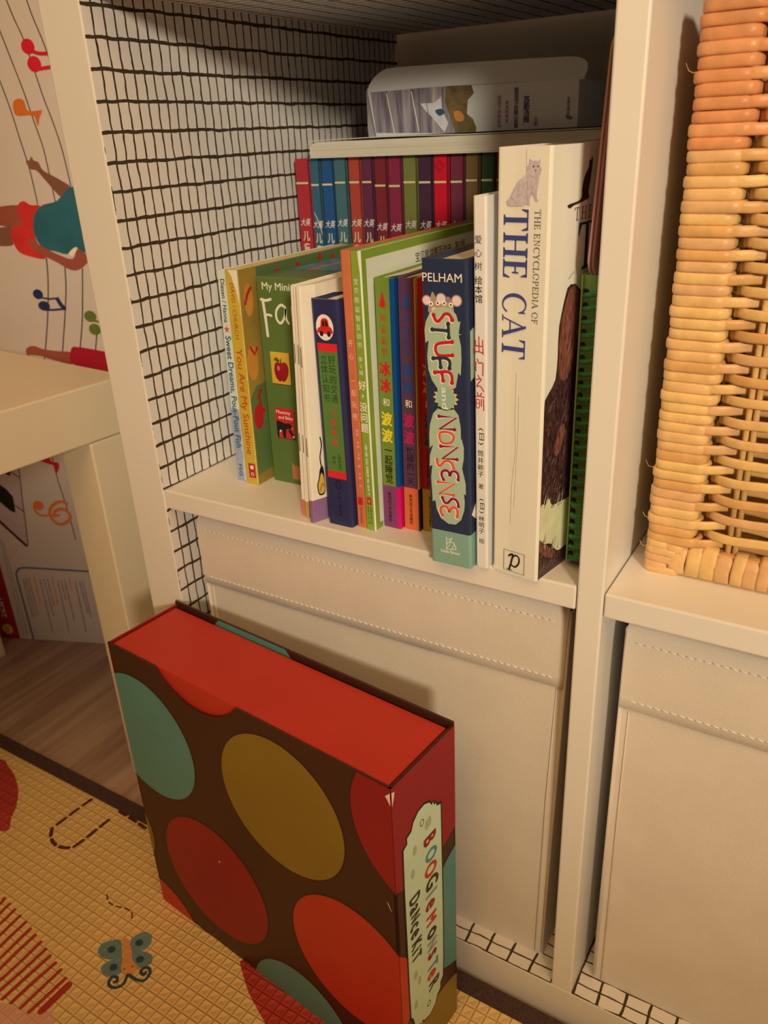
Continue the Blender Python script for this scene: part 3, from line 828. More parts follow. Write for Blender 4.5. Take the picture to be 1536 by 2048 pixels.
for seg in (lp[:5], lp[4:9], lp[8:13], lp[12:]):
    for a in (0,):
        dashes(seg, 3.8, 10.0, 5.6, M_B)
dashes(D['bf_trail'], 1.3, 6.0, 3.2, M_B)
for k in ('ul', 'll', 'ur', 'lr'):
    mb.poly(MATF, smooth(D['bf_' + k], True), M_T, 0.1)
for i in (1, 2, 3, 4):
    a, b = D['bf_s%d' % i][0]
    mb.poly(MATF, circle(a, b, 3.6, 20, 3.2), M_D, 0.2)
mb.poly(MATF, smooth(D['bf_body'], True), M_O, 0.2)
for a, b in D['face']:
    mb.poly(MATF, circle(a, b, 0.7, 10), M_B, 0.3)
for k in ('1', '2'):
    mb.ribbon(MATF, smooth(D['bf_an' + k], False), 2.6, M_D, 0.2)
mb.build('mat_sheet', pm)
mb = MB()
o = [(-900, my(-900) - 15.3), (800, my(800) - 15.3), (800, my(800)), (-900, my(-900))]
mb.prism(o, 0.3, 6.2, mat('mat_binding', (70, 46, 34), 0.8, 0.45, 900, 0.5, 700))
mb.build('edge_binding', pm)['label'] = 'dark woven edge binding'

# ------------------------------------------------------------------ spotted cardboard box leaning on the shelving unit
BW, BH, BD = 274.9, 281.5, 69.1
yaw = -0.107
e1 = Vector((math.cos(yaw), math.sin(yaw), 0)); e2 = Vector((-math.sin(yaw), math.cos(yaw), 0)) ; e3 = Vector((-0.003, 0.005, 1)).normalized()
B0 = Vector((-9.2, -73.2, 5.1))
kit = thing('spotted_box', 'brown cardboard box with big coloured spots and an orange tray, standing on the mat', 'box', tuple(B0 + e1 * 137 + e2 * 35))
def bf(p):
    return B0 + e1 * p.x + e2 * p.y + e3 * p.z
KF = Frame((0, 0, 0), (1, 0, 0), (0, 0, 1), (0, -1, 0), bf)
KR = Frame((BW, -BW, 0), (0, 1, 0), (0, 0, 1), (1, 0, 0), bf)      # u runs on from the front face
KB = Frame((0, BD, 0), (1, 0, 0), (0, 0, 1), (0, -1, 0), bf)
BR = (62, 28, 14)
KBROWN = mat('kit_brown', BR, 0.42, 0.05, 20)
KT = mat('kit_teal', (82, 116, 88), 0.42, 0.05, 20)
KO = mat('kit_olive', (128, 90, 22), 0.42, 0.05, 20)
KC = mat('kit_crimson', (138, 18, 18), 0.42, 0.05, 20)
KOR = mat('kit_orange', (178, 42, 20), 0.42, 0.04, 20)
KRIM = mat('kit_spot_rim', (52, 25, 14), 0.42, 0.05, 20)
mb = MB()
NOTCH = (99.6, 314.2, 54.5)
nt_pts = [p for p in circle(*NOTCH, 96) if p[1] < BH - 0.2]
nt_pts.sort(key=lambda p: p[0])
front = [(0, 0), (BW, 0), (BW, BH), (nt_pts[-1][0] + 1.2, BH)] + nt_pts[::-1] + [(nt_pts[0][0] - 1.2, BH), (0, BH)]
t = 1.8
def wall(fr, outline, th, m):
    n = len(outline)
    mb.poly(fr, outline, m, 0.0)
    k = len(mb.v)
    mb.add([fr(u, v, 0) for u, v in outline] + [fr(u, v, -th) for u, v in outline], [(i, n + i, n + (i + 1) % n, (i + 1) % n) for i in range(n)], m)
    mb.poly(fr, outline, m, -th)
wall(KF, front, t, KBROWN)
KBK = Frame((BW, BD, 0), (-1, 0, 0), (0, 0, 1), (0, 1, 0), bf)
KL = Frame((0, BD, 0), (0, -1, 0), (0, 0, 1), (-1, 0, 0), bf)
KRP = Frame((BW, 0, 0), (0, 1, 0), (0, 0, 1), (1, 0, 0), bf)
wall(KRP, [(0, 0), (BD, 0), (BD, BH), (0, BH)], t, KBROWN)
wall(KL, [(0, 0), (BD, 0), (BD, BH), (0, BH)], t, KC)
wall(KBK, [(0, 0), (BW, 0), (BW, BH + 3), (0, BH + 3)], t, KBROWN)
mb.add([bf(Vector(p)) for p in ((0, 0, 0), (BW, 0, 0), (BW, BD, 0), (0, BD, 0))], [(0, 3, 2, 1)], KBROWN)
SPOTS = [(26.8, 201.6, 57.5, KT), (176.1, 211.6, 58, KO), (85.0, 80.8, 60.3, KC), (233.5, 95.8, 58.4, KOR), (309.2, 252.4, 66.5, KC),
         (171.7, -13.1, 53, KT), (-6, -28, 56, KOR), (-46, 82, 52, KO), (363, 118, 62, KT), (322, -8, 56, KO)]
for u, v, r, mm_ in SPOTS:
    for rr, mt, h in ((r + 1.6, KRIM, 0.08), (r, mm_, 0.16)):
        c = circle(u, v, rr, 72)
        mb.poly(KF, clip(c, 0, 0, BW, BH), mt, h)
        mb.poly(KR, clip(c, BW, 0, BW + BD, BH), mt, h)
for u, v, r in ((90, 246, 53),):                      # a teal spot on the far wall shows above the tray
    mb.poly(KB, clip(circle(u, v, r, 60), 0, BH - 8, BW, BH + 2.9), KT, t + 0.15)
# the torn printed plate on the narrow side
PL = [(284.4, 224.1), (288.6, 226), (288.4, 230.9), (293.3, 232.5), (295.6, 238.0), (301.1, 242.6), (307.8, 243.2), (313.2, 240.7), (316.2, 236), (317.6, 237.6), (319.2, 233.4), (320.6, 234.4), (322.0, 230.8), (326.2, 229.0),
      (326.4, 177.4), (326.4, 129.8), (326.0, 79.6), (324.8, 62.3), (321.6, 59.4), (321.2, 52.8), (317, 50.0), (314.2, 43.4), (307.7, 39.6), (300.4, 41.7), (298, 44.8), (296.4, 42.2), (294.4, 45.6), (290.0, 44.5), (288.2, 55), (286.9, 60.6), (285, 62.5),
      (284.6, 87.5), (284.4, 124.9), (284.2, 160.3), (284.0, 193.8)]
cx, cy = 305.2, 141
mb.poly(KR, [(cx + (x - cx) * 1.07, cy + (y - cy) * 1.016) for x, y in PL], BLACK, 0.22)
mb.poly(KR, PL, mat('kit_plate_green', (186, 182, 126), 0.5, 0.04, 40), 0.30)
SP = mat('kit_plate_speckle', (158, 150, 100), 0.5)
for u, v in ((310, 224), (296, 214), (293, 196), (291, 70), (296, 90), (313, 225), (292, 100)):
    mb.poly(KR, circle(u, v, 2.2, 12, 4.2), SP, 0.36)
for u, v in ((304.7, 230.5), (306.5, 53)):
    mb.ribbon(KR, circle(u, v, 1.9, 16, 2.6), 0.6, BLACK, 0.38, closed=True)
def letters(fr, specs, m_of, v, u, rot, sx):
    for ch, size, step, mt, up in specs:
        mb.text(fr, ch, u + up, v, size, mt, rot=rot, h=0.42, off=0.045, sx=sx)
        v -= step
KG = mat('kit_letter_grey', (134, 122, 86), 0.5)
KD = mat('kit_letter_dark', (58, 44, 24), 0.5)
KLT = mat('kit_letter_teal', (78, 118, 104), 0.5)
letters(KR, [('B', 19, 13.0, KC, 0), ('O', 18, 12.6, KLT, 1.5), ('O', 19, 13.2, KOR, 0.2), ('G', 20, 14, KD, 1.2), ('I', 19, 7.0, KG, 0.6), ('e', 21, 13.4, KC, 0.3),
             ('M', 17, 14.6, KOR, 0.2), ('o', 22, 11.6, KD, 1.0), ('N', 16, 11.6, KG, 0.6), ('s', 21, 10.6, KC, 1.0), ('T', 17, 8.6, KLT, 0.6), ('e', 20, 11.6, KOR, 0), ('R', 18, 12, KD, 1.0)], None, 213, 306.4, -90, 0.76)
letters(KR, [('D', 16.5, 9.2, KD, 0), ('a', 18, 7.4, KD, 0.2), ('N', 14.5, 8.8, KD, 0.8), ('c', 18, 7.2, KD, 0), ('e', 18, 10.4, KD, 0.4), ('K', 16, 8.6, KD, 0.6), ('i', 16, 4.0, KD, 0.4), ('T', 15, 8, KD, 0.6)], None, 175.5, 288.4, -90, 0.66)
SCUFF = mat('bare_card_scuff', (220, 176, 130), 0.7)
mb.poly(KF, [(BW - 4, BH - 7), (BW - 0.3, BH - 3), (BW - 0.3, BH - 13), (BW - 2.5, BH - 9)], SCUFF, 0.4)
mb.poly(KR, [(BW + 0.3, BH - 3), (BW + 3.2, BH - 4), (BW + 2.4, BH - 8), (BW + 0.3, BH - 14)], SCUFF, 0.4)
mb.poly(KF, [(BW - 7.5, 184), (BW - 6.2, 183), (BW - 3.6, 177), (BW - 4.6, 178)], SCUFF, 0.4)
mb.poly(KF, circle(96, 109, 0.9, 8, 1.2), SCUFF, 0.4)
mb.build('outer_sleeve', kit)
mb = MB()
mb.box((3.2, 2.6, 2.5), (BW - 3.6, BD - 4.2, BH - 1.0), KOR)
mb.v = [bf(p) for p in mb.v]
mb.build('inner_tray', kit, bevel=0.6)['label'] = 'orange inner tray'
# ------------------------------------------------------------------ fabric storage boxes in the two lower cells
FAB = mat('box_fabric', (206, 172, 128), 0.8, 0.03, 30, 0.25, 900)
THREAD = mat('box_thread', (216, 188, 148), 0.7)
def storage_box(label, xl, xr, xlb, xrb, y, ztop):
    zb = 38.6
    o = thing('storage_box', label, 'storage box', ((xl + xr) / 2, y + 185, zb), 'fabric storage boxes in the lower cells')
    rnd = random.Random(int(xl))
    mb = MB()
    n = 14
    # front face as a slightly bellied sheet, then the side, back and bottom sheets
    def xa(t): return xlb + (xl - xlb) * min(1, t * 1.4) if xlb != xl else xl
    def edge(t, a, b): return b + (a - b) * t
    rows = []
    for j in range(n + 1):
        t = j / n
        z = zb + (ztop - 2 - zb) * t
        a, b = edge(t, xl, xlb), edge(t, xr, xrb)
        row = []
        for i in range(n + 1):
            s = i / n
            bul = 1.6 * math.sin(math.pi * s) * math.sin(math.pi * t)
            row.append((a + (b - a) * s, y + 1.2 - bul, z))
        rows.append(row)
    vs = [p for r in rows for p in r]
    w = n + 1
    mb.add(vs, [(j * w + i, j * w + i + 1, (j + 1) * w + i + 1, (j + 1) * w + i) for j in range(n) for i in range(n)], FAB, True)
    for (a0, a1, s) in ((xl, xlb, -1), (xr, xrb, 1)):
        f = [(a1, y + 1.2, zb), (a1, y + 360, zb), (a0, y + 360, ztop - 2), (a0, y + 1.2, ztop - 2)]
        mb.add(f, [(0, 3, 2, 1) if s < 0 else (0, 1, 2, 3)], FAB)
        fi = [(p[0] - s * 3, p[1], p[2]) for p in f]
        mb.add(fi, [(0, 1, 2, 3) if s < 0 else (0, 3, 2, 1)], FAB)
        mb.tube([(a1 - s * 0.8, y + 1.2, zb + 4), ((a0 + a1) / 2 - s * 0.8, y + 0.9, (zb + ztop) / 2), (a0 - s * 0.8, y + 1.2, ztop - 3)], 1.3, FAB, 8)
        mb.tube([(a1 - s * 6.5, y + 0.9, zb + 2), ((a0 + a1) / 2 - s * 6.5, y + 0.1, (zb + ztop) / 2), (a0 - s * 6.5, y + 0.7, ztop - 64)], 0.5, FAB, 6)
    mb.add([(xl, y + 360, zb), (xr, y + 360, zb), (xr, y + 360, ztop - 2), (xl, y + 360, ztop - 2)], [(0, 1, 2, 3)], FAB)
    mb.add([(xlb, y + 1, zb), (xrb, y + 1, zb), (xrb, y + 360, zb), (xlb, y + 360, zb)], [(0, 3, 2, 1)], FAB)
    mb.build('box_body', o)
    # folded cuff with two rows of stitching
    mb = MB()
    z0 = ztop - 62
    m = 22
    prof = [(0.6, z0), (-0.9, z0 + 0.8), (-1.7, z0 + 10), (-2.0, z0 + 30), (-1.7, ztop - 12), (-0.8, ztop - 5.5), (1.2, ztop - 1.4), (4.2, ztop), (7.0, ztop - 1.6), (7.4, ztop - 14)]
    vs = []
    a0, b0 = edge(0.82, xl, xlb), edge(0.82, xr, xrb)
    for py, pz in prof:
        t = (pz - z0) / (ztop - z0)
        for i in range(m + 1):
            s = i / m
            vs.append((a0 + 0.8 + (xl - a0) * t + (b0 - 1.6 - a0 + (xr - b0 - xl + a0) * t) * s,
                       y + py - 1.2 * math.sin(math.pi * s), pz + (rnd.uniform(-.35, .35) if 0 < i < m else 0)))
    w = m + 1
    mb.add(vs, [(j * w + i, j * w + i + 1, (j + 1) * w + i + 1, (j + 1) * w + i) for j in range(len(prof) - 1) for i in range(m)], FAB, True)
    cuff = mb.build('folded_cuff', o)
    for zz, dy in ((ztop - 10.5, -1.72), (z0 + 8.5, -1.72)):
        mb = MB()
        x = xl + 7
        while x < xr - 9:
            s = (x - xl) / (xr - xl)
            yy = y + dy - 1.2 * math.sin(math.pi * s)
            mb.tube([(x, yy, zz + 0.3), (x + 2.0, yy - 0.25, zz + 0.1), (x + 3.8, yy, zz - 0.5)], 0.36, THREAD, 6)
            x += 4.9
        mb.build('stitching', cuff)
    return o
storage_box('off-white fabric storage box behind the spotted cardboard box', 13, 327, 13, 321, 18, 362)
storage_box('off-white fabric storage box below the wicker basket', 361, 676, 361, 674, 20, 360)

# ------------------------------------------------------------------ wicker basket in the upper cell
WK = [mat('wicker_%s' % n, c, 0.36, 0.10, 120, 0.2, 500) for n, c in (('honey', (206, 146, 76)), ('amber', (196, 132, 64)), ('straw', (208, 150, 76)), ('tan', (200, 138, 76)))]
WKT = [mat('wicker_%s' % n, c, 0.36, 0.10, 120, 0.2, 500) for n, c in (('copper', (204, 126, 66)), ('russet', (198, 118, 60)))]
basket = thing('wicker_basket', 'honey coloured woven wicker basket standing on the shelf beside the divider', 'basket', (518, 215, 389))
rnd = random.Random(11)
X0, X1, Y0b, Y1b, ZB, ZT = 364.0, 672.0, 40.0, 378.0, 389.2, 688.0
def wick(z):
    if z > 610 and rnd.random() < 1.05 * min(1, (z - 610) / 22):
        return rnd.choice(WKT)
    return rnd.choice(WK)
def post(px, py, sx, sy):
    """one wrapped corner post; sx, sy point into the basket"""
    mb = MB()
    z = 412.0
    while z < ZT - 3:
        r = 2.95 + rnd.uniform(-.15, .2)
        j = rnd.uniform(-.7, .7)
        a = 25.5 + rnd.uniform(-1.5, 1.8)
        x0, x1 = px + sx * j, px + sx * a
        y0, y1 = py + sy * rnd.uniform(-.3, .4), py + sy * 24
        c = 4.5
        path = []
        for (cx_, cy_, a0) in ((x0 + sx * c, y0 + sy * c, 0), (x1 - sx * c, y0 + sy * c, 1), (x1 - sx * c, y1 - sy * c, 2), (x0 + sx * c, y1 - sy * c, 3)):
            for k in range(4):
                an = math.radians(180 + 90 * a0 + 90 * k / 3)
                path.append((cx_ + sx * c * math.cos(an), cy_ + sy * c * math.sin(an), z + rnd.uniform(-.12, .12)))
        mb.tube(path, 1, wick(z), 8, closed=True, flat=(r, 1.9, (0, 0, 1)))
        z += 5.72
    mb.box((min(px, px + sx * 22) + 1.5, min(py, py + sy * 22) + 1.5, ZB + 2), (max(px, px + sx * 22) - 0.5, max(py, py + sy * 22) - 0.5, ZT - 2), WK[1])
    mb.build('corner_post', basket)
post(X0, Y0b, 1, 1); post(X1, Y0b, -1, 1); post(X0, Y1b, 1, -1); post(X1, Y1b, -1, -1)
def weave(name, a, b, along, stakes, y_in, first):
    """one woven wall from a to b; along = 'x' or 'y', y_in = direction into the basket"""
    mb = MB()
    def P(s, dep, z):
        return (s, a[1] + y_in * dep, z) if along == 'x' else (a[0] + y_in * dep, s, z)
    s0, s1 = (a[0], b[0]) if along == 'x' else (a[1], b[1])
    for s in stakes:                                     # paired upright rods
        for d in (-1.9, 1.9):
            mb.tube([P(s + d + rnd.uniform(-.4, .4), 5.0, ZB + 6), P(s + d, 4.4 + 0.6, ZB + 150), P(s + d + rnd.uniform(-.4, .4), 5.0, ZT - 4)], 1.75, WK[2], 7)
    z = 412.0 + first * 0
    k = 0
    sp = stakes[1] - stakes[0]
    while z < ZT - 3:
        pts = []
        n = 40
        if k % 2 == 0:                                   # comes off the post in front, dives behind the first rods
            lo, hi, ph = s0 + 14, s1 - 14, 1
        else:                                            # starts behind the post, passes in front of the first rods
            lo, hi, ph = s0 + 30, s1 - 30, -1
        for i in range(n * 2 + 1):
            s = lo + (hi - lo) * i / (2 * n)
            c = math.cos(math.pi * (s - stakes[0]) / sp)
            dep = 5.0 + 3.9 * ph * c
            if s < stakes[0]:
                u = min(1, (stakes[0] - s) / (stakes[0] - s0 - 24))
                dep = 5.0 + ph * 3.9 * math.cos(math.pi * u) if ph > 0 else 1.1 + 13.0 * u * u
            if s > stakes[-1]:
                u = min(1, (s - stakes[-1]) / (s1 - 24 - stakes[-1]))
                cc = math.cos(math.pi * (stakes[-1] - stakes[0]) / sp)
                e = 5.0 + 3.9 * ph * cc
                dep = e + ((1.1 if ph > 0 else 14.0) - e) * u
            pts.append(P(s, dep, z + 0.25 * math.sin(s * 0.09 + k) + (rnd.uniform(-.12, .12))))
        mb.tube(pts, 1, wick(z), 8, flat=(2.75 + rnd.uniform(-.15, .1), 1.15, (0, 0, 1)))
        z += 5.72; k += 1
    mb.build(name, basket)
weave('woven_side', (X0, Y0b), (X1, Y0b), 'x', [410, 464, 518, 572, 626], 1, 0)
weave('woven_side', (X0, Y1b), (X1, Y1b), 'x', [410, 464, 518, 572, 626], -1, 0)
weave('woven_side', (X0, Y0b), (X0, Y1b), 'y', [90, 150, 209, 268, 328], 1, 0)
weave('woven_side', (X1, Y0b), (X1, Y1b), 'y', [90, 150, 209, 268, 328], -1, 0)
mb = MB()
x = X0 + 18
while x < X1 - 10:                                        # upright wraps round the bottom rail
    w = rnd.uniform(3.4, 4.9)
    top = 409 + rnd.uniform(-1.5, 1.2)
    mb.tube([(x, Y0b + 3, ZB + 0.6), (x - 0.2, Y0b - 0.2, ZB + 2.6), (x + rnd.uniform(-.5, .5), Y0b - 0.8, ZB + 9), (x + 0.6, Y0b + 0.2, top - 3), (x + 0.8, Y0b + 4.5, top)], 1, rnd.choice(WK[2:] + WK[:1]), 8, flat=(w, 1.2, (1, 0, 0)))
    x += w * 1.82
for zz, xa, xb in ((408.0, 0.4, 10.5), (403.6, 0.2, 16), (398.8, -0.2, 15), (394.2, -0.3, 11), (391.4, 0, 17), (407, 10.5, 19)):  # crossing ends on the corner
    mb.tube([(X0 + xa, Y0b + 9, zz), (X0 + xa, Y0b + 0.8, zz), (X0 + xa + 2, Y0b - 0.6, zz), (X0 + xb, Y0b - 0.6, zz - 0.6), (X0 + xb + 2, Y0b + 3, zz)], 1, rnd.choice(WK), 8, flat=(2.5, 1.2, (0, 0, 1)))
mb.box((X0 + 2, Y0b + 1.5, ZB), (X1 - 2, Y0b + 20, 408), WK[1])
mb.box((X0 + 2, Y0b + 20, ZB), (X0 + 20, Y1b - 2, 408), WK[1])
mb.box((X1 - 20, Y0b + 20, ZB), (X1 - 2, Y1b - 2, 408), WK[1])
mb.box((X0 + 20, Y1b - 20, ZB), (X1 - 20, Y1b - 2, 408), WK[1])
mb.box((X0 + 20, Y0b + 20, ZB), (X1 - 20, Y1b - 20, ZB + 6), WK[1])
mb.build('bottom_rail', basket)
for x, z in ((X0 - 0.5, 655), (X0 - 0.5, 455), (X0 - 0.3, 423), (X0 - 0.4, 404)):
    s = rnd.uniform(2, 4)
    mb = MB()
    mb.tube([(x + 2, Y0b + 3, z), (x - s * 0.5, Y0b + 2, z - 0.6), (x - s, Y0b + 1, z + 0.4), (x - s * 1.4, Y0b + 0.5, z + s)], 0.14, WK[2], 5)
    mb.build('stray_fibre', basket)

# ------------------------------------------------------------------ books
REF[0] = (224, 190, 147)         # the light is a little stronger up here
class Book:
    def __init__(self, name, label, cat, x, y, w, d, h, spine, left=None, right=None, z=389.1, t=0.5, lean=0.0, yaw=0.0, r=1.2, inset=0.8,
                 bands=None, page=None, group=None, path=None, flare=None):
        left = left or spine; right = right or spine
        self.w, self.d, self.h = w, d, h
        ca, sa = math.cos(yaw), math.sin(yaw)
        def f(p):
            X, Y, Z = p
            if flare:
                X += flare(Y, Z)
            return Vector((x + X * ca - Y * sa + lean * Z / h, y + X * sa + Y * ca, z + Z))
        self.f = f
        self.o = thing(name, label, cat, tuple(f((w / 2, d / 2, 0))), group)
        self.mb = MB()
        outer = path or ([(0, d), (0, d * 0.5), (0, r)] + [(r - r * math.cos(a), r - r * math.sin(a)) for a in (math.pi / 6, math.pi / 3)] + [(r, 0), (w - r, 0)]
                         + [(w - r + r * math.sin(a), r - r * math.cos(a)) for a in (math.pi / 6, math.pi / 3)] + [(w, r), (w, d * 0.08 + r), (w, d * 0.25), (w, d * 0.5), (w, d)])
        n = len(outer)
        # inward offset of the open path
        inner = []
        for i, p in enumerate(outer):
            a = outer[max(0, i - 1)]; b = outer[min(n - 1, i + 1)]
            dx, dy = b[0] - a[0], b[1] - a[1]
            l = math.hypot(dx, dy)
            inner.append((p[0] - dy / l * t, p[1] + dx / l * t))
        segs = bands or [(0, h, {})]
        for z0, z1, over in segs:
            for i in range(n - 1):
                a, b = outer[i], outer[i + 1]; ai, bi = inner[i], inner[i + 1]
                dx, dy = b[0] - a[0], b[1] - a[1]
                tg = 'F' if abs(dx) > abs(dy) else ('R' if dy > 0 else 'L')
                mt = over.get(tg, {'F': spine, 'L': left, 'R': right}[tg])
                vs = [f((p[0], p[1], zz)) for zz in (z0, z1) for p in (a, b, bi, ai)]
                fs = [(0, 1, 5, 4), (2, 3, 7, 6)]
                if z1 == h: fs.append((4, 5, 6, 7))
                if z0 == 0: fs.append((3, 2, 1, 0))
                if i == 0: fs.append((3, 0, 4, 7))
                if i == n - 2: fs.append((1, 2, 6, 5))
                self.mb.add(vs, fs, mt)
        pg = MB()
        core = [(p[0], p[1]) for p in inner]
        s = inset
        core = [(min(max(px, core[0][0]), core[-1][0]), py) for px, py in core]
        core[0] = (core[0][0], d - s); core[-1] = (core[-1][0], d - s)
        pg.prism(core, s, h - s, page or PAGE, f)
        pg.build('page_block', self.o)
        self.F = Frame((0, 0, 0), (1, 0, 0), (0, 0, 1), (0, -1, 0), f)
        self.R = Frame((w, 0, 0), (0, 1, 0), (0, 0, 1), (1, 0, 0), f)
        self.T = Frame((0, 0, h), (1, 0, 0), (0, 1, 0), (0, 0, 1), f)
    def done(self, name='cover'):
        return self.mb.build(name, self.o)

WORN = mat('worn_card', (222, 198, 156), 0.8, 0.05, 60)

# --- pale blue board book against the gridded panel
b = Book('picture_book', 'thin picture book with a pale worn spine lettered in blue, nearest the gridded panel', 'book', 40, 43, 9, 148, 163, mat('fish_spine', (206, 192, 164), 0.45, 0.05, 30),
         t=0.8, lean=5.5, r=1.0, bands=[(0, 60, {'F': mat('fish_spine_blue', (152, 146, 144), 0.45, 0.12, 50)}), (60, 163, {})])
DBL = mat('fish_blue', (44, 92, 104), 0.5)
mb = b.mb
mb.text(b.F, 'Diesen / Hanna', 2.7, 157, 5.6, BLACK, rot=-90, fit=31, off=0.01)
st = []
for i in range(10):
    rr = 3.0 if i % 2 == 0 else 1.2
    st.append((4.4 + rr * math.sin(i * math.pi / 5), 121 + rr * math.cos(i * math.pi / 5)))
mb.poly(b.F, st, mat('star_orange', (196, 80, 44), 0.5), 0.14)
mb.text(b.F, 'Sweet Dreams, Pout-Pout Fish', 2.4, 116, 7.4, DBL, rot=-90, fit=88, off=0.03)
mb.text(b.F, 'FSG', 2.8, 14, 4.6, mat('fish_navy', (40, 42, 62), 0.5), rot=-90, fit=10, off=0.01)
rnd = random.Random(5)
for i in range(26):                                       # worn edge
    v = i * 6.2 + 1
    mb.poly(b.F, [(9 - rnd.uniform(.3, 1.3), v), (9.0, v), (9.0, v + 6.3), (9 - rnd.uniform(.3, 1.0), v + 6.3)], WORN, 0.16)
b.done()

# --- yellow board book
YEL = mat('sunshine_yellow', (196, 150, 40), 0.4, 0.08, 30)
b = Book('picture_book', 'yellow picture book with a torn spine top and orange-red title, beside the pale fish book', 'book', 51.3, 41, 12, 150, 164, YEL, None, mat('sunshine_cover', (152, 112, 40), 0.3, 0.15, 20), t=0.8, lean=3.2, r=1.0)
mb = b.mb
ORD = mat('sunshine_title', (186, 66, 28), 0.5)
mb.text(b.F, 'DAVIS / CHURCH', 4.2, 155, 5.0, mat('sunshine_name', (150, 74, 30), 0.5), rot=-90, fit=40, off=0.0)
mb.text(b.F, 'You Are My Sunshine', 3.6, 108, 8.2, ORD, rot=-90, fit=83, off=0.015)
mb.rect(b.F, 3.6, 5.5, 10.2, 17.5, mat('publisher_red', (178, 30, 34), 0.45), 0.14)
mb.rect(b.F, 5.4, 12.8, 8.6, 15.8, INK_W, 0.2)
mb.ribbon(b.F, circle(7, 8.6, 1.2, 12), 0.5, INK_W, 0.2, closed=True)
mb.poly(b.F, [(3.2, 164), (11.8, 164), (11.9, 148), (10.8, 140), (10.0, 147), (8.8, 152), (7.4, 155), (6.6, 159.5)], WORN, 0.2)
for i in range(24):
    v = i * 6 + 1
    mb.poly(b.F, [(12 - rnd.uniform(.1, .7), v), (12.0, v), (12.0, v + 6), (12 - rnd.uniform(.1, .5), v + 6)], WORN, 0.22)
GRN = mat('sunshine_green', (94, 104, 50), 0.3, 0.1, 30)
SRED = mat('sunshine_red', (184, 34, 26), 0.35)
SOR = mat('sunshine_orange', (200, 124, 44), 0.35, 0.1, 60)
mb.poly(b.R, [(0.8, 8), (0.8, 70), (8, 78), (30, 80), (60, 70), (60, 12)], GRN, 0.12)
for c0, pts in ((SOR, circle(7, 96, 6.5, 24, 13)), (SOR, circle(9, 142, 5, 20, 12)), (SRED, circle(8, 54, 5.5, 20, 10))):
    mb.poly(b.R, clip(pts, 0.8, 0, 60, 164), c0, 0.2)
mb.ribbon(b.R, [(5, 140), (8, 146), (12, 150)], 2.6, SRED, 0.24); mb.ribbon(b.R, [(6, 108), (10, 102), (13, 106)], 2.4, SRED, 0.24)
mb.ribbon(b.R, [(13, 74), (10, 70), (12, 60), (15, 57)], 3.0, SRED, 0.24)
for u, v in ((70, 158), (100, 160), (44, 157), (118, 158)):
    mb.poly(b.R, circle(u, v, 2.6, 14), SRED, 0.2)
mb.rect(b.R, 20, 148, 149, 163.5, mat('sunshine_dark_green', (86, 100, 50), 0.3, 0.1, 20), 0.14)
b.done()

# --- green mini-library box
FGR = mat('farm_green', (88, 100, 42), 0.38, 0.08, 20)
lib = thing('book_box', 'green mini library box with apple and cow pictures, beside the yellow picture book', 'box', (97, 105, 389.1))
mb = MB()
def gf(p): return Vector((67.5 + p.x + 3.0 * p.z / 158, 55 + p.y, 389.1 + p.z))
mb.cbox((0, 0, 0), (56, 98, 158), FGR, 0.9)
mb.v = [gf(p) for p in mb.v]
LF = Frame((0, 0, 0), (1, 0, 0), (0, 0, 1), (0, -1, 0), gf); LT = Frame((0, 0, 158), (1, 0, 0), (0, 1, 0), (0, 0, 1), gf)
FW = mat('farm_lettering', (224, 214, 176), 0.5)
mb.text(LF, 'My Mini Library', 5.5, 149.2, 7.4, FW, fit=50, off=0.012)
def stroke(pts, w, h=0.2): mb.ribbon(LF, smooth(pts, False, 5), w, FW, h)
stroke([(5.2, 142), (6.4, 128), (7, 116)], 2.4); stroke([(3.6, 142), (8, 141.5), (12.5, 142.6)], 1.9); stroke([(6, 131), (9.4, 131.4), (12, 130.8)], 1.8)
stroke([(25, 137.5), (21.4, 139), (17, 135), (16.6, 129), (20, 126), (24, 131), (25.4, 138), (25.2, 130), (27.2, 126.4)], 1.9)
stroke([(31, 138), (31.4, 126.5)], 2.0); stroke([(31.2, 133), (34, 138), (37.6, 137)], 1.8)
stroke([(42, 138), (42, 126.5)], 2.0); stroke([(42, 134), (45, 138), (47, 134), (47, 126.5)], 1.8); stroke([(47, 134), (50, 138), (52.6, 134), (52.6, 126.5)], 1.8)
mb.rect(LF, 7.6, 80.5, 25, 104.5, mat('apple_card', (208, 152, 44), 0.4, 0.12, 60), 0.14)
SHD = mat('card_drop_shadow', (60, 66, 30), 0.5)  # printed drop shadow, drawn below and beside both picture cards
mb.rect(LF, 8.4, 79.9, 25.6, 80.6, SHD, 0.12); mb.rect(LF, 25, 79.9, 25.7, 103.6, SHD, 0.12)
AP = [(16.8, 96.3), (20.5, 97.4), (23.3, 94.5), (23.2, 89), (20.8, 84.2), (18.2, 82.4), (16.6, 83.2), (14.6, 82.4), (11.8, 85.0), (10.4, 90), (11.4, 95.4), (14, 97)]
mb.poly(LF, smooth(AP), mat('apple_red', (142, 22, 26), 0.3, 0.25, 90), 0.2)
mb.poly(LF, circle(14.4, 92.5, 1.3, 12, 2.0), mat('apple_shine', (196, 96, 92), 0.3), 0.26)
mb.ribbon(LF, [(16.8, 96), (17.2, 99.4)], 0.8, DK, 0.26)
mb.poly(LF, smooth([(16.2, 97.6), (13.4, 100.4), (10.8, 99), (13, 97.4)]), mat('apple_leaf', (70, 84, 30), 0.4), 0.26)
mb.rect(LF, 7.8, 37.5, 25.2, 61.5, mat('cow_card', (196, 36, 34), 0.4), 0.14)
mb.rect(LF, 8.6, 36.9, 25.8, 37.5, SHD, 0.12); mb.rect(LF, 25.2, 36.9, 25.8, 60.4, SHD, 0.12)
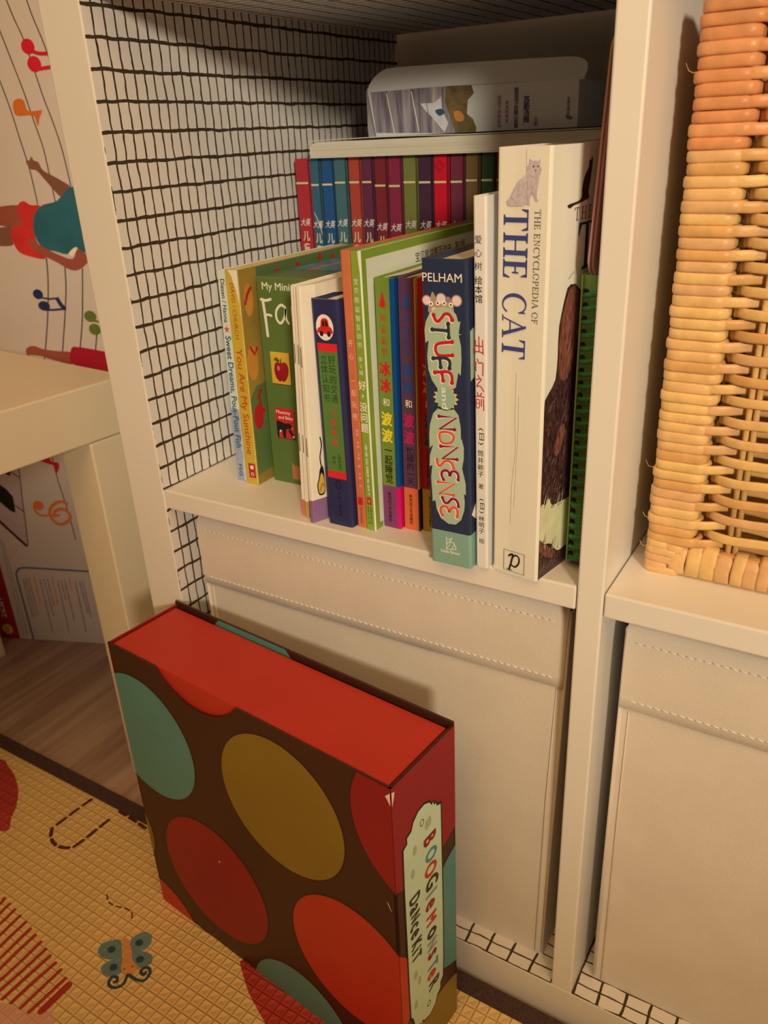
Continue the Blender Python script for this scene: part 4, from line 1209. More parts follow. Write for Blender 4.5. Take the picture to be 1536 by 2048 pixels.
mb.text(LF, 'Mummy', 8.6, 57.0, 3.9, FW, fit=13.5, off=0.01, h=0.2); mb.text(LF, 'and Baby', 10.4, 53.0, 3.7, FW, fit=13.8, off=0.01, h=0.2)
COWW = mat('cow_white', (214, 186, 158), 0.5)
mb.poly(LF, smooth([(8.2, 50), (11, 50.8), (16, 49.6), (20, 50.2), (22.6, 48.2), (21.4, 45.6), (17.8, 45.4), (16.4, 42.6), (16, 38.2), (13.8, 38.2), (13, 43), (10.6, 43.6), (10, 38.2), (8.2, 38.2)]), BLACK, 0.2)
mb.poly(LF, smooth([(9, 45), (12.6, 46.2), (12.4, 42.8), (10.6, 42), (10.2, 38.4), (8.6, 38.4)]), COWW, 0.24)
mb.poly(LF, circle(17.2, 47.4, 1.2, 12), COWW, 0.24); mb.poly(LF, circle(22, 46.6, 1.2, 12, 0.8), COWW, 0.24)
mb.poly(LF, smooth([(19, 44.4), (21, 45), (23.2, 42), (25, 40.4), (25, 38), (22.4, 38), (21, 41)]), BLACK, 0.2)
mb.poly(LF, circle(23.6, 39.6, 1.0, 10), COWW, 0.26)
mb.poly(LF, [(19.6, 4.5), (28, 4.5), (44, 4.5), (44, 13), (38, 15), (34, 13), (29, 18.5), (27, 16), (22, 16), (19.8, 19)], mat('farm_barn_orange', (178, 104, 56), 0.45), 0.14)
mb.rect(LT, 4, 34, 54, 94, mat('farm_top_teal', (84, 112, 98), 0.3, 0.35, 90), 0.14)
for i in range(4):
    mb.rect(LT, 6 + i * 12, 36, 15 + i * 12, 92, mat('farm_top_%s' % 'abcd'[i], ((88, 122, 124), (150, 118, 74), (80, 118, 120), (120, 104, 72))[i], 0.3, 0.3, 80), 0.2)
mb.build('printed_carton', lib)

# --- three stapled white booklets
STAPLE = mat('staple_wire', (120, 96, 70), 0.4)
def booklet(label, x, y, w, foot, d=150, h=162, lean=7.0, char=False):
    path = [(0.2, d), (0.2, 30), (0, 2), (0.5, 0.3), (w - 0.5, 0.1), (w + 0.2, 1.0), (w + 4.3, 10.5), (w + 5.2, 20), (w + 5.4, 60), (w + 5.4, d)] if char else None
    bk = Book('booklet', label, 'booklet', x, y, w, d, h, CREAM, t=0.35, lean=lean, r=0.5, inset=0.5, path=path, bands=[(0, 13 if not char else 17, {'F': foot, 'R': foot, 'L': foot}), (13 if not char else 17, h, {})], group='stapled booklets')
    bk.sw = w
    return bk
def staples(bk):
    cover = bk.done()
    for v in (112, 50):
        q = MB()
        q.tube([bk.F(bk.sw * 0.5, v, -0.3), bk.F(bk.sw * 0.5, v + 0.3, 0.35), bk.F(bk.sw * 0.5, v + 12.7, 0.35), bk.F(bk.sw * 0.5, v + 13, -0.3)], 0.32, STAPLE, 6)
        q.build('staple', cover)['label'] = 'dull wire staple'
b = booklet('stapled white booklet with a coral foot, beside the green mini library box', 128.2, 10.5, 2.6, mat('foot_coral', (220, 100, 84), 0.45), lean=7.6)
staples(b)
b = booklet('stapled white booklet with an ochre foot, second of the three booklets', 132.4, 8.5, 3.6, mat('foot_ochre', (186, 138, 60), 0.45), lean=7.2, h=162.5)
staples(b)
b = booklet('stapled white booklet with a purple foot and a yellow drawing, against the navy book', 140.0, 3.5, 3.4, mat('foot_purple', (138, 92, 108), 0.45), d=130, h=163, lean=5.0, char=True)
CF = Frame((3.6, 1.0, 0), (4.1, 9.5, 0), (0, 0, 1), None, b.f)
CYEL = mat('drawing_yellow', (212, 156, 48), 0.5, 0.1, 90)
b.mb.poly(CF, smooth([(5.0, 20), (9.6, 21), (9.8, 34), (8.6, 41), (6.4, 39), (5.2, 33), (3.6, 27)]), BLACK, 0.16)
b.mb.poly(CF, smooth([(5.4, 21), (9.2, 22), (9.2, 32), (7.4, 36), (5.8, 32), (4.4, 27)]), CYEL, 0.22)
b.mb.ribbon(CF, smooth([(6, 23), (7.4, 28), (9, 26)], False), 0.6, mat('drawing_red', (150, 60, 30), 0.5), 0.28)
b.mb.ribbon(CF, smooth([(7.6, 41), (7.0, 48), (8.6, 56), (7.8, 62)], False), 0.9, BLACK, 0.2)
staples(b)

# --- navy book with the car
NAVY = mat('navy_cover', (46, 41, 64), 0.32, 0.05, 20)
b = Book('picture_book', 'thick navy picture book with a red car badge and green title panel on the spine', 'book', 152.2, 9, 20.6, 138, 155, NAVY, t=2.0, r=2.4, inset=3.0, lean=-0.8)
mb = b.mb; F = b.F
mb.poly(F, circle(9.9, 137.6, 6.6, 36, 8.2), INK_W, 0.14)
CR = mat('car_red', (202, 36, 30), 0.4)
mb.poly(F, smooth([(4.6, 134), (4.8, 137), (6.6, 138), (7.4, 142), (9.6, 143.4), (12.4, 142.6), (13.4, 138.6), (15.0, 137.4), (15.2, 134)]), CR, 0.2)
for u in (7.2, 12.8):
    mb.poly(F, circle(u, 133.6, 1.4, 14, 1.7), BLACK, 0.26)
mb.poly(F, [(7.9, 138.4), (8.6, 141.6), (9.9, 142.2), (9.9, 138.4)], BLACK, 0.26); mb.poly(F, [(10.5, 138.4), (10.5, 142.2), (12.0, 141.4), (12.6, 138.4)], BLACK, 0.26)
NRB = mat('navy_bar_red', (220, 36, 36), 0.4)
mb.rect(F, 3.2, 40.6, 18.2, 122.4, mat('navy_panel_green', (88, 112, 44), 0.42), 0.14)
mb.rect(F, 3.2, 122.4, 18.2, 127.6, NRB, 0.14); mb.rect(F, 3.2, 35.4, 18.2, 40.6, NRB, 0.14)
TGR = mat('navy_title_ink', (34, 54, 30), 0.5)
mb.column(F, '好玩的交通', 13.4, 120.5, 88.5, 6.2, TGR, sx=0.92, h=0.2)
mb.column(F, '立体认知书', 7.2, 120.5, 88.5, 6.2, TGR, sx=0.92, h=0.2)
mb.column(F, '飞机来啦', 11.2, 85, 58, 5.6, NRB, sx=0.9, h=0.2, off=0.01)
mb.column(F, '交通游戏书', 13.6, 54, 42, 2.4, TGR, h=0.2); mb.column(F, '编绘', 9.2, 52, 45.5, 2.6, TGR, h=0.2)
NK = mat('navy_small_print', (24, 20, 32), 0.4)
mb.ribbon(F, circle(11, 30.8, 2.1, 16, 2.8), 0.6, NK, 0.16, closed=True)
mb.column(F, '少年儿童出版', 11.2, 26, 7, 2.6, NK, h=0.16)
b.done()

# --- orange hardcover and green hardcover
OR_ = mat('orange_cover', (200, 100, 58), 0.42, 0.07, 60)
b = Book('picture_book', 'orange hardcover picture book squeezed between the navy book and the green hardcover', 'book', 174.0, 13, 7.4, 172, 184, OR_, t=1.5, r=1.2, inset=2.5, lean=-0.5)
PKI = mat('orange_print', (238, 176, 136), 0.5)
b.mb.column(b.F, '开心 一起玩吧', 3.8, 132, 76, 4.6, PKI, sx=0.8)
b.mb.column(b.F, '瑞典 安娜 卡琳 著 于春 译', 4.6, 72, 30, 2.2, PKI)
b.mb.rect(b.F, 1.8, 17, 5.6, 22.5, RED, 0.14)
b.mb.column(b.F, '出版传媒集团', 3.8, 16, 3, 2.0, mat('orange_print_red', (160, 52, 36), 0.5))
b.done()
LG = mat('lime_cover', (132, 142, 42), 0.36, 0.06, 40)
CRM = mat('lime_cover_cream', (222, 200, 160), 0.42, 0.02, 20)
b = Book('picture_book', 'lime green hardcover picture book with a cream front cover and white title', 'book', 181.8, 12, 7.6, 170, 184, LG, LG, CRM, t=1.6, r=1.4, inset=2.5, lean=-1.0)
mb = b.mb
mb.rect(b.R, 1.2, 0.1, 6.2, 183.9, LG, 0.1)
mb.rect(b.R, 6.2, 178.6, 169.5, 183.9, LG, 0.1)
mb.rect(b.R, 6.2, 0.1, 10, 4.0, LG, 0.1)
LW = mat('lime_print', (224, 222, 170), 0.5)
mb.column(b.F, '宝贝熊益智互动书', 3.7, 169, 125, 3.9, LW, sx=0.95)
mb.column(b.F, '第2辑', 3.7, 121, 108, 3.2, LW)
mb.column(b.F, '好，没问题', 3.8, 105.5, 70, 6.6, INK_W, off=0.02, sx=0.9)
mb.column(b.F, '[瑞典]安娜·克拉拉 蒂德霍尔姆·著绘 董立洋·译', 3.9, 63, 26, 2.1, LW, off=0.01)
mb.rect(b.F, 2.0, 19.0, 5.6, 24.4, RED, 0.14); mb.rect(b.F, 3.0, 20.4, 4.5, 23.0, LG, 0.2)
mb.column(b.F, '黑龙江少年儿童', 2.8, 17.6, 4.4, 1.7, TGR); mb.column(b.F, '出版社有限公司', 4.9, 17.6, 4.4, 1.7, TGR)
mb.text(b.R, '宝贝熊益智互动书 · 第2辑', 67, 168.6, 7.0, mat('lime_side_print', (84, 58, 36), 0.5), fit=74, off=0.005)
mb.poly(b.F, [(7.6, 184), (6.0, 183.9), (6.4, 177), (7.0, 172), (7.55, 176)], WORN, 0.2)
b.done()

# --- the three books of one series
def series(label, x, y, w, spine, right, foot, rfoot, drop, pub, title, top2, mid, low2, tail, tailc, d=155, h=167.5, lean=1.0, gap=2.8):
    bk = Book('picture_book', label, 'book', x, y, w + gap, d, h, spine, spine, right, t=1.2, r=0.8, inset=1.4, lean=lean,
              bands=[(0, 31, {'F': foot, 'R': rfoot, 'L': foot}), (31, h, {})], group='picture books of one series')
    mb, F = bk.mb, bk.F
    c = w / 2
    mb.rect(F, w, 0.3, w + gap - 0.1, 31, rfoot, 0.12); mb.rect(F, w, 31, w + gap - 0.1, h - 0.2, right, 0.12)
    mb.poly(F, smooth([(c, 159.6), (c + 1.2, 155.5), (c + 2.1, 151), (c, 149.6), (c - 2.1, 151), (c - 1.0, 155.5)], True, 4), drop, 0.16)
    mb.column(F, '尚童童书', c, 147, 119, 5.4, pub, sx=0.85, off=0.0)
    mb.column(F, title[:2], c, 117, 95, 9.6, top2, off=0.05, sx=0.86)
    mb.text(F, '和', c, 89.4, 5.6, INK_W, anchor='c', off=0.01)
    mb.column(F, title[2:], c, 84, 61, 9.6, low2, off=0.05, sx=0.86)
    mb.column(F, tail, c + 0.3, 60, 33, 27.0 / len(tail) * 1.04, tailc, off=0.01, sx=min(1, 0.2 + len(tail) * 0.17))
    mb.column(F, '新世纪工艺出版社', c, 26.5, 4, 2.7, BLACK, off=0.02)
    bk.done()
SG = mat('series_green', (112, 122, 40), 0.38, 0.04, 30)
SP_ = mat('series_purple', (126, 55, 82), 0.38, 0.04, 30)
BLU = mat('series_blue', (8, 64, 104), 0.38, 0.04, 30)
PNK = mat('series_pink', (206, 14, 82), 0.4)
PUR = mat('series_plum', (88, 50, 62), 0.38, 0.04, 30)
ORF = mat('series_orange', (212, 94, 44), 0.38, 0.04, 30)
SRD = mat('series_red', (164, 18, 32), 0.38, 0.04, 30)
OCH = mat('series_ochre', (188, 124, 32), 0.38, 0.04, 30)
YLW = mat('series_yellow', (222, 186, 40), 0.45)
SBL = mat('series_title_blue', (34, 66, 104), 0.45)
MAG = mat('series_magenta', (184, 30, 66), 0.45)
STL = mat('series_dark_teal', (40, 56, 66), 0.45)
series('picture book with a green spine on a purple foot and a blue front cover', 190.3, 22, 10.6, SG, BLU, SP_, PNK, RED, RED, '冰冰波波', RED, 0, YLW, '一起睡觉', BLACK)
series('picture book with a plum spine on an orange foot and blue title characters', 204.8, 24.8, 11.4, PUR, SOR, ORF, NAVY, SBL, SBL, '冰冰波波', SBL, 0, MAG, '忙碌的一天', BLACK, gap=0.8)
series('red spined picture book with an ochre foot, partly behind the dark blue novelty book', 217.6, 27.4, 13.0, SRD, SRD, OCH, OCH, OCH, OCH, '冰冰波波', OCH, 0, STL, '洗澡的时间', BLACK, gap=0.6, lean=0.6)
# --- dark blue novelty book with a sage speech shape
JN = mat('novelty_navy', (42, 45, 57), 0.33, 0.05, 20)
JT = mat('novelty_teal', (126, 147, 111), 0.38, 0.04, 20)
b = Book('novelty_book', 'dark blue novelty book with big handwritten title on a sage shape and a teal foot', 'book', 243.4, -8, 27.0, 160, 184, JN, t=2.2, r=1.6, inset=3, lean=-3.0, yaw=0.02,
         bands=[(0, 22.8, {'F': JT, 'R': JT, 'L': JT}), (22.8, 184, {})])
mb = b.mb; F = b.F
def jj(pts): return [(u + 3.0 * v / 184, v) for u, v in pts]
SAGE = mat('novelty_sage', (166, 165, 118), 0.42, 0.04, 20)
SAGE2 = mat('novelty_sage_deep', (146, 160, 118), 0.42, 0.04, 20)
JCR = mat('novelty_print_cream', (232, 206, 168), 0.45)
JRED = mat('novelty_red', (190, 28, 34), 0.4)
JDK = mat('novelty_charcoal', (40, 48, 50), 0.4)
JMG = mat('novelty_magenta', (144, 20, 52), 0.4)
JOR = mat('novelty_orange', (218, 78, 44), 0.4)
PE = jj(D['pelham'])
mb.text(F, 'PELHAM', 0.7, PE[0][1] + 0.2, 6.6, JCR, fit=23.6, off=-0.012, h=0.2)
EARB = mat('novelty_ear_brown', (146, 112, 92), 0.45); EARP = mat('novelty_ear_pink', (222, 178, 150), 0.45); FUR = mat('novelty_face_brown', (166, 128, 92), 0.45)
M4 = jj(D['monk']); ey = jj(D['eyes'])
for (u, v), r in ((M4[0], 3.0), (M4[4], 3.2), (M4[8], 3.0)):
    pass
c0 = (2.9, 162.0); c1 = (11.7, 163.2); c2 = (21.0, 162.6)
for (u, v), r in ((c0, 2.6), (c1, 2.9), (c2, 2.9)):
    mb.poly(F, circle(u, v, r + 0.35, 24), EARB, 0.14); mb.poly(F, circle(u, v, r - 0.25, 24), EARP, 0.2)
mb.poly(F, smooth([(4.6, 161.6), (5.4, 164.4), (6.6, 166.8), (8.2, 164.4), (9.2, 161.2), (8, 159.4), (5.4, 159.6)]), FUR, 0.16)
mb.poly(F, smooth([(13.4, 161.6), (14.4, 164.0), (16.2, 164.6), (17.8, 163.2), (18.2, 160)]), EARB, 0.16)
mb.poly(F, smooth([(3.6, 157), (4.8, 160.6), (9, 161.4), (16, 161.4), (18.6, 160.6), (19.2, 157.6), (18.6, 155), (12, 156), (5, 155)]), FUR, 0.18)
mb.poly(F, clip(circle(7.4, 157, 1.6, 16), 0.2, 140, 27, 170), EARP, 0.22)
for u, v in ((5.5, 160.3), (9.6, 160.9), (13.6, 160.9), (17.6, 160.3)):
    mb.poly(F, circle(u, v, 1.35, 18), INK_W, 0.26); mb.poly(F, circle(u, v, 0.55, 12), BLACK, 0.32)
def keep(pts): return clip([(max(0.3, u), v) for u, v in pts], 0.2, 0, 27, 184)
mb.poly(F, keep(jj(D['blob1'])), SAGE, 0.3)
mb.poly(F, keep(jj(D['blob2'])), SAGE, 0.3)
ac = (13.0, 107.6)
sun = []
for i in range(28):
    r = 7.6 if i % 2 == 0 else 5.8
    sun.append((ac[0] + r * 1.08 * math.cos(2 * math.pi * i / 28), ac[1] + r * 0.92 * math.sin(2 * math.pi * i / 28)))
mb.poly(F, sun, mat('novelty_sun', (222, 166, 92), 0.45), 0.24)
mb.poly(F, circle(ac[0], ac[1], 5.9, 32, 6.8), SAGE2, 0.36)
mb.text(F, 'and', 10.6, 113.8, 5.4, JCR, rot=-90, fit=12.6, off=0.015, h=0.42)
def inked(key, m, w=1.8, dot=1.3, sm=True, sx=0):
    p = jj(D[key])
    p = smooth(p, False, 6) if sm and len(p) > 3 else p
    sh = [(u - 0.45, v - 0.35) for u, v in p]
    mb.ribbon(F, sh, w + 0.5, JCR, 0.42); [mb.poly(F, circle(q[0], q[1], dot + 0.35, 14), JCR, 0.425) for q in (sh[0], sh[-1])]
    mb.ribbon(F, p, w, m, 0.5, dots=dot)
inked('L1S', JRED); inked('L1T2', JDK, sm=False); inked('L1T1', JDK, sm=False); inked('L1U', JRED)
inked('L1F1', JDK); inked('L1F1b', JDK, sm=False); inked('L1F2', JRED); inked('L1F2b', JRED, sm=False)
inked('L2N', JMG, 1.55, 1.15, False); inked('L2N2', JMG, 1.55, 1.15, False); inked('L2N3', JOR, 1.55, 1.15, False)
op = smooth(jj(D['L2O']), True, 5)
mb.ribbon(F, [(u - 0.45, v - 0.35) for u, v in op], 1.8, JCR, 0.42, closed=True); mb.ribbon(F, op, 1.4, JOR, 0.5, closed=True)
inked('L2S', JOR, 1.6, 1.1); inked('L2E', JMG, 1.6, 1.1); inked('L2S2', JMG, 1.6, 1.1); inked('L2E2', JOR, 1.6, 1.1)
bn = jj(D['bun'])
mb.ribbon(F, bn, 0.55, JCR, 0.2, closed=True)
for a, c in ((2, 9), (3, 8), (4, 7)):
    mb.ribbon(F, [bn[a], ((bn[a][0] + bn[c][0]) / 2 + .6, (bn[a][1] + bn[c][1]) / 2), bn[c]], 0.4, JCR, 0.2)
mb.text(F, 'Little Simon', 7.0, 8.0, 2.9, JCR, fit=12.6, off=0.03, h=0.2)
mb.poly(b.R, [(2, 36), (8, 42), (14, 36), (8, 31)], INK_W, 0.14)
mb.poly(b.R, [(3, 118), (18, 122), (18, 150), (3, 146)], SAGE, 0.14)
b.done()

# --- tall thin white picture book
WSP = mat('thin_white_cover', (220, 192, 156), 0.42, 0.03, 20)
b = Book('picture_book', 'tall thin white picture book with red brushed title, beside the cat encyclopedia', 'book', 271.6, -2.5, 7.6, 185, 215, WSP, t=0.8, r=1.3, inset=0.9, lean=-3.0)
mb = b.mb; F = b.F
mb.column(F, '爱心树', 2.9, 197, 177, 4.6, BLACK); mb.column(F, '绘本馆', 3.0, 175.4, 161, 4.7, BLACK, off=0.008)
RB = mat('brushed_red', (188, 36, 34), 0.45)
def st(pts, w=0.62): mb.ribbon(F, smooth(pts, False, 4), w, RB, 0.16)
B_ = 140
st([(1.0, B_ + 1), (1.1, B_ - 2.4)]); st([(5.2, B_ + 1.2), (5.3, B_ - 2.2)]); st([(1.0, B_ - 2.2), (3, B_ - 2), (5.4, B_ - 2.4)]); st([(3.0, B_ + 3), (3.1, B_ - 5.2)]); st([(0.6, B_ - 3.6), (0.7, B_ - 6)]); st([(5.4, B_ - 3.2), (5.5, B_ - 6.4)]); st([(0.6, B_ - 5.4), (3, B_ - 5.2), (5.4, B_ - 5.8)])
B_ = 129
st([(2.0, B_ + 1.6), (2.6, B_ + 0.2)]); st([(1.2, B_), (1.0, B_ - 3.4), (1.2, B_ - 5)]); st([(2.6, B_ - 0.6), (5.2, B_ - 0.4), (5.4, B_ - 3), (5.2, B_ - 7.4)])
B_ = 119.4
st([(2.4, B_ + 2), (3.2, B_ + 0.6)]); st([(1.4, B_ - 0.4), (4.4, B_ + 0.2), (2.4, B_ - 2.6), (1.6, B_ - 4.4), (3.6, B_ - 4), (5.8, B_ - 6.8)])
B_ = 109.5
st([(1.8, B_ + 2), (2.4, B_ + 0.6)]); st([(4.6, B_ + 2), (3.6, B_ + 0.4)]); st([(0.8, B_ - 0.4), (3, B_), (6, B_ - 0.4)]); st([(1.2, B_ - 2), (1.2, B_ - 6.4), (3, B_ - 6.6), (3, B_ - 2.2), (1.4, B_ - 2)], 0.5); st([(1.4, B_ - 4.2), (2.8, B_ - 4.2)], 0.45); st([(4.3, B_ - 1.8), (4.3, B_ - 5.6)]); st([(5.6, B_ - 1.6), (5.8, B_ - 8)])
mb.column(F, '︵日︶', 3.4, 91, 79, 3.0, BLACK) if False else mb.text(F, '(日)', 3.0, 90.6, 3.6, BLACK, rot=-90, fit=10)
mb.column(F, '筒井赖子', 3.6, 77.5, 60, 4.0, BLACK); mb.text(F, '著', 3.7, 54.5, 3.6, BLACK, anchor='c')
mb.text(F, '(日)', 3.2, 46.5, 3.4, BLACK, rot=-90, fit=9.4)
mb.column(F, '林明子', 3.9, 35.5, 23, 3.8, BLACK); mb.text(F, '绘', 4.0, 18.5, 3.7, BLACK, anchor='c')
b.done()

# --- the cat encyclopedia: serif letters drawn stroke by stroke
def rect_(x0, y0, x1, y1): return [(x0, y0), (x1, y0), (x1, y1), (x0, y1)]
def arc_ring(cx_, cy_, ro, so, ri, si, dx, a0, a1, n=28):
    o = []; i_ = []
    for k in range(n + 1):
        a = math.radians(a0 + (a1 - a0) * k / n)
        o.append((cx_ + ro * math.cos(a), cy_ + so * math.sin(a)))
        i_.append((cx_ + dx + ri * math.cos(a), cy_ + si * math.sin(a)))
    return o + i_[::-1]
def serif(ch, tk=0.15, tn=0.05):
    sf = 0.045
    def stem(x, y0=0.0, y1=1.0, w=tk, s0=True, s1=True):
        r = [rect_(x - w / 2, y0, x + w / 2, y1)]
        if s0: r.append([(x - w / 2 - 0.11, y0), (x + w / 2 + 0.11, y0), (x + w / 2 + 0.11, y0 + sf), (x + w / 2, y0 + sf + 0.04), (x - w / 2, y0 + sf + 0.04), (x - w / 2 - 0.11, y0 + sf)])
        if s1: r.append([(x - w / 2 - 0.11, y1 - sf), (x - w / 2, y1 - sf - 0.04), (x + w / 2, y1 - sf - 0.04), (x + w / 2 + 0.11, y1 - sf), (x + w / 2 + 0.11, y1), (x - w / 2 - 0.11, y1)])
        return r
    def tip(x, y0, y1): return [[(x - 0.03, y0), (x + 0.03, y0), (x + 0.03, y1), (x - 0.03, y1)]]
    if ch == 'T': return 0.86, stem(0.42, s1=False) + [rect_(0.02, 0.95, 0.82, 1.0)] + [[(0.02, 1.0), (0.0, 0.74), (0.035, 0.74), (0.14, 0.955)], [(0.82, 1.0), (0.84, 0.74), (0.805, 0.74), (0.70, 0.955)]]
    if ch == 'H': return 0.98, stem(0.19) + stem(0.78) + [rect_(0.19, 0.48, 0.78, 0.48 + tn)]
    if ch in 'EFL':
        r = stem(0.19)
        if ch in 'EF': r += [rect_(0.19, 0.95, 0.68, 1.0), [(0.70, 1.0), (0.70, 0.74), (0.665, 0.74), (0.56, 0.955)], rect_(0.19, 0.49, 0.52, 0.49 + tn)] + tip(0.53, 0.38, 0.65)
        if ch in 'EL': r += [rect_(0.19, 0.0, 0.70, 0.05), [(0.72, 0.0), (0.75, 0.29), (0.715, 0.29), (0.58, 0.045)]]
        return 0.80 if ch != 'F' else 0.76, r
    if ch == 'C': return 0.92, [arc_ring(0.50, 0.5, 0.46, 0.52, 0.34, 0.465, 0.03, 38, 322), [(0.83, 0.98), (0.87, 0.98), (0.87, 0.68), (0.84, 0.68), (0.78, 0.80)]]
    if ch == 'O': return 1.02, [arc_ring(0.50, 0.5, 0.47, 0.52, 0.33, 0.465, 0.0, 0, 360, 40)]
    if ch == 'D': return 0.98, stem(0.19) + [arc_ring(0.36, 0.5, 0.56, 0.5, 0.42, 0.45, 0.0, -90, 90), rect_(0.19, 0.95, 0.37, 1.0), rect_(0.19, 0.0, 0.37, 0.05)]
    if ch == 'P': return 0.78, stem(0.19) + [arc_ring(0.38, 0.73, 0.34, 0.27, 0.20, 0.22, 0.0, -90, 90), rect_(0.19, 0.95, 0.39, 1.0), rect_(0.19, 0.46, 0.39, 0.51)]
    if ch == 'I': return 0.40, stem(0.19)
    if ch == 'A': return 0.94, [[(0.06, 0.02), (0.115, 0.02), (0.49, 0.94), (0.46, 1.02)], [(0.38, 1.02), (0.50, 1.02), (0.90, 0.02), (0.72, 0.02)], rect_(0.22, 0.32, 0.66, 0.32 + tn), rect_(-0.02, 0, 0.25, sf), rect_(0.63, 0, 0.98, sf)]
    if ch == 'N': return 1.0, [rect_(0.17, 0, 0.17 + tn, 1), rect_(0.76, 0, 0.76 + tn, 1), [(0.14, 1.0), (0.30, 1.0), (0.82, 0.0), (0.76, 0.0)], rect_(0.04, 0, 0.34, sf), rect_(0.04, 1 - sf, 0.26, 1), rect_(0.64, 1 - sf, 0.94, 1)]
    if ch == 'Y': return 0.92, stem(0.46, 0.0, 0.48, s1=False) + [[(0.06, 1.0), (0.25, 1.0), (0.535, 0.46), (0.385, 0.46)], [(0.72, 1.0), (0.78, 1.0), (0.52, 0.46), (0.46, 0.46)], rect_(-0.02, 1 - sf, 0.34, 1), rect_(0.62, 1 - sf, 0.92, 1)]
    return 0.4, []
def serif_line(mb, fr, s, u, v0, v1, cap, m, h=0.14, tk=0.15, tn=0.05, horizontal=False):
    """a line of capitals; reads downwards from v0 to v1 with the feet at u, or along u when horizontal"""
    tot = sum(serif(c)[0] + 0.07 for c in s)
    k = abs(v1 - v0) / tot
    pos = 0.0
    for i, ch in enumerate(s):
        w, ps = serif(ch, tk, tn)
        for p in ps:
            if horizontal:
                mb.poly(fr, [(v0 + (pos + x) * k, u + y * cap) for x, y in p], m, h)
            else:
                mb.poly(fr, [(u + y * cap, v0 - (pos + x) * k) for x, y in p], m, h)
        pos += w + 0.07
CW = mat('cat_book_white', (230, 205, 168), 0.33, 0.02, 15, 0.06, 200)
PW = 29.3
cpath = [(0, 188), (0, 90), (0, 1.5), (0.4, 0.4), (1.5, 0), (10, -1.0), (PW - 6, -3.2), (PW - 0.9, -4.0), (PW, -3.7), (PW + 0.6, -2.6), (PW + 2.2, 7), (PW + 5.0, 22), (PW + 6.2, 34), (PW + 6.4, 90), (PW + 6.4, 188)]
b = Book('cat_book', 'thick white cat encyclopedia with a pale cat and blue serif title on its spine', 'book', 282.0, 0, PW, 188, 237.2, CW, z=389.1, t=0.5, inset=0.9, path=cpath, lean=-0.8)
mb = b.mb
SF = Frame((0, 0, 0), (PW - 0.9, -4.0, 0), (0, 0, 1), None, b.f)
CATW = streaks('pale_cat_fur', (184, 150, 130), (206, 174, 152), (90, 90, 60), 0.6, 6)
mb.poly(SF, smooth(D['wcat'], True, 4), CATW, 0.16)
for (u, v), r in zip(D['wcat_eyes'], (0.42, 0.42, 0.36)):
    mb.poly(SF, circle(u, v, r, 12), mat('cat_eye_brown', (70, 40, 24), 0.4), 0.22)
mb.ribbon(SF, [(D['wcat_eyes'][2][0], D['wcat_eyes'][2][1]), (D['wcat_eyes'][2][0] - 0.2, D['wcat_eyes'][2][1] - 0.7)], 0.25, mat('cat_nose', (120, 84, 76), 0.5), 0.22)
CDK = mat('cat_fur_shadow_print', (168, 132, 116), 0.6)
for pts in ([(17.2, 221.5), (17.0, 216), (17.8, 212)], [(20.2, 219), (19.8, 215.6)], [(8, 214), (11, 211.4)], [(18.4, 224), (21, 223)]):
    mb.ribbon(SF, smooth(pts, False), 0.35, CDK, 0.2)
CBL = mat('cat_title_blue', (66, 64, 100), 0.38)
serif_line(mb, SF, 'THE CAT', 4.0, 208.6, 131.6, 14.2, CBL, tk=0.19)
ECK = mat('cat_subtitle_ink', (72, 54, 36), 0.4)
serif_line(mb, SF, 'THE ENCYCLOPEDIA OF', 21.7, 208.4, 152.0, 3.4, ECK, tk=0.12, tn=0.06)
PB = [(7.6, 15.6), (21.6, 15.6), (21.6, 1.8), (7.6, 1.8)]
mb.ribbon(SF, PB, 0.35, ECK, 0.16, closed=True)
mb.ribbon(SF, smooth([(11.2, 12.2), (12.6, 13.4), (13.8, 13.2), (12.4, 6.6), (11.4, 2.8)], False), 1.1, BLACK, 0.18, w1=1.0)
mb.ribbon(SF, [(9.8, 2.9), (13.4, 2.9)], 0.5, BLACK, 0.18)
mb.ribbon(SF, smooth([(13.4, 11.6), (15.6, 13.6), (18.0, 12.4), (17.8, 8.6), (15.4, 5.6), (12.8, 6.4)], False), 1.0, BLACK, 0.18)
CRS = mat('spine_crease', (206, 182, 140), 0.5)
for pts in ([(13.6, 125), (13.2, 100), (14.0, 80), (12.2, 60), (11.6, 34)], [(15.2, 112), (15.4, 92), (14.6, 70), (13.8, 44)], [(16.4, 236), (16.8, 216)]):
    mb.ribbon(SF, smooth(pts, False, 5), 0.22, CRS, 0.15)
mb.poly(SF, [(0.2, 0.1), (0.2, 3), (4, 1.4), (9, 1.2), (17, 0.5), (24, 0.8), (24, 0.1)], WORN, 0.2)
rnd_f = random.Random(9)
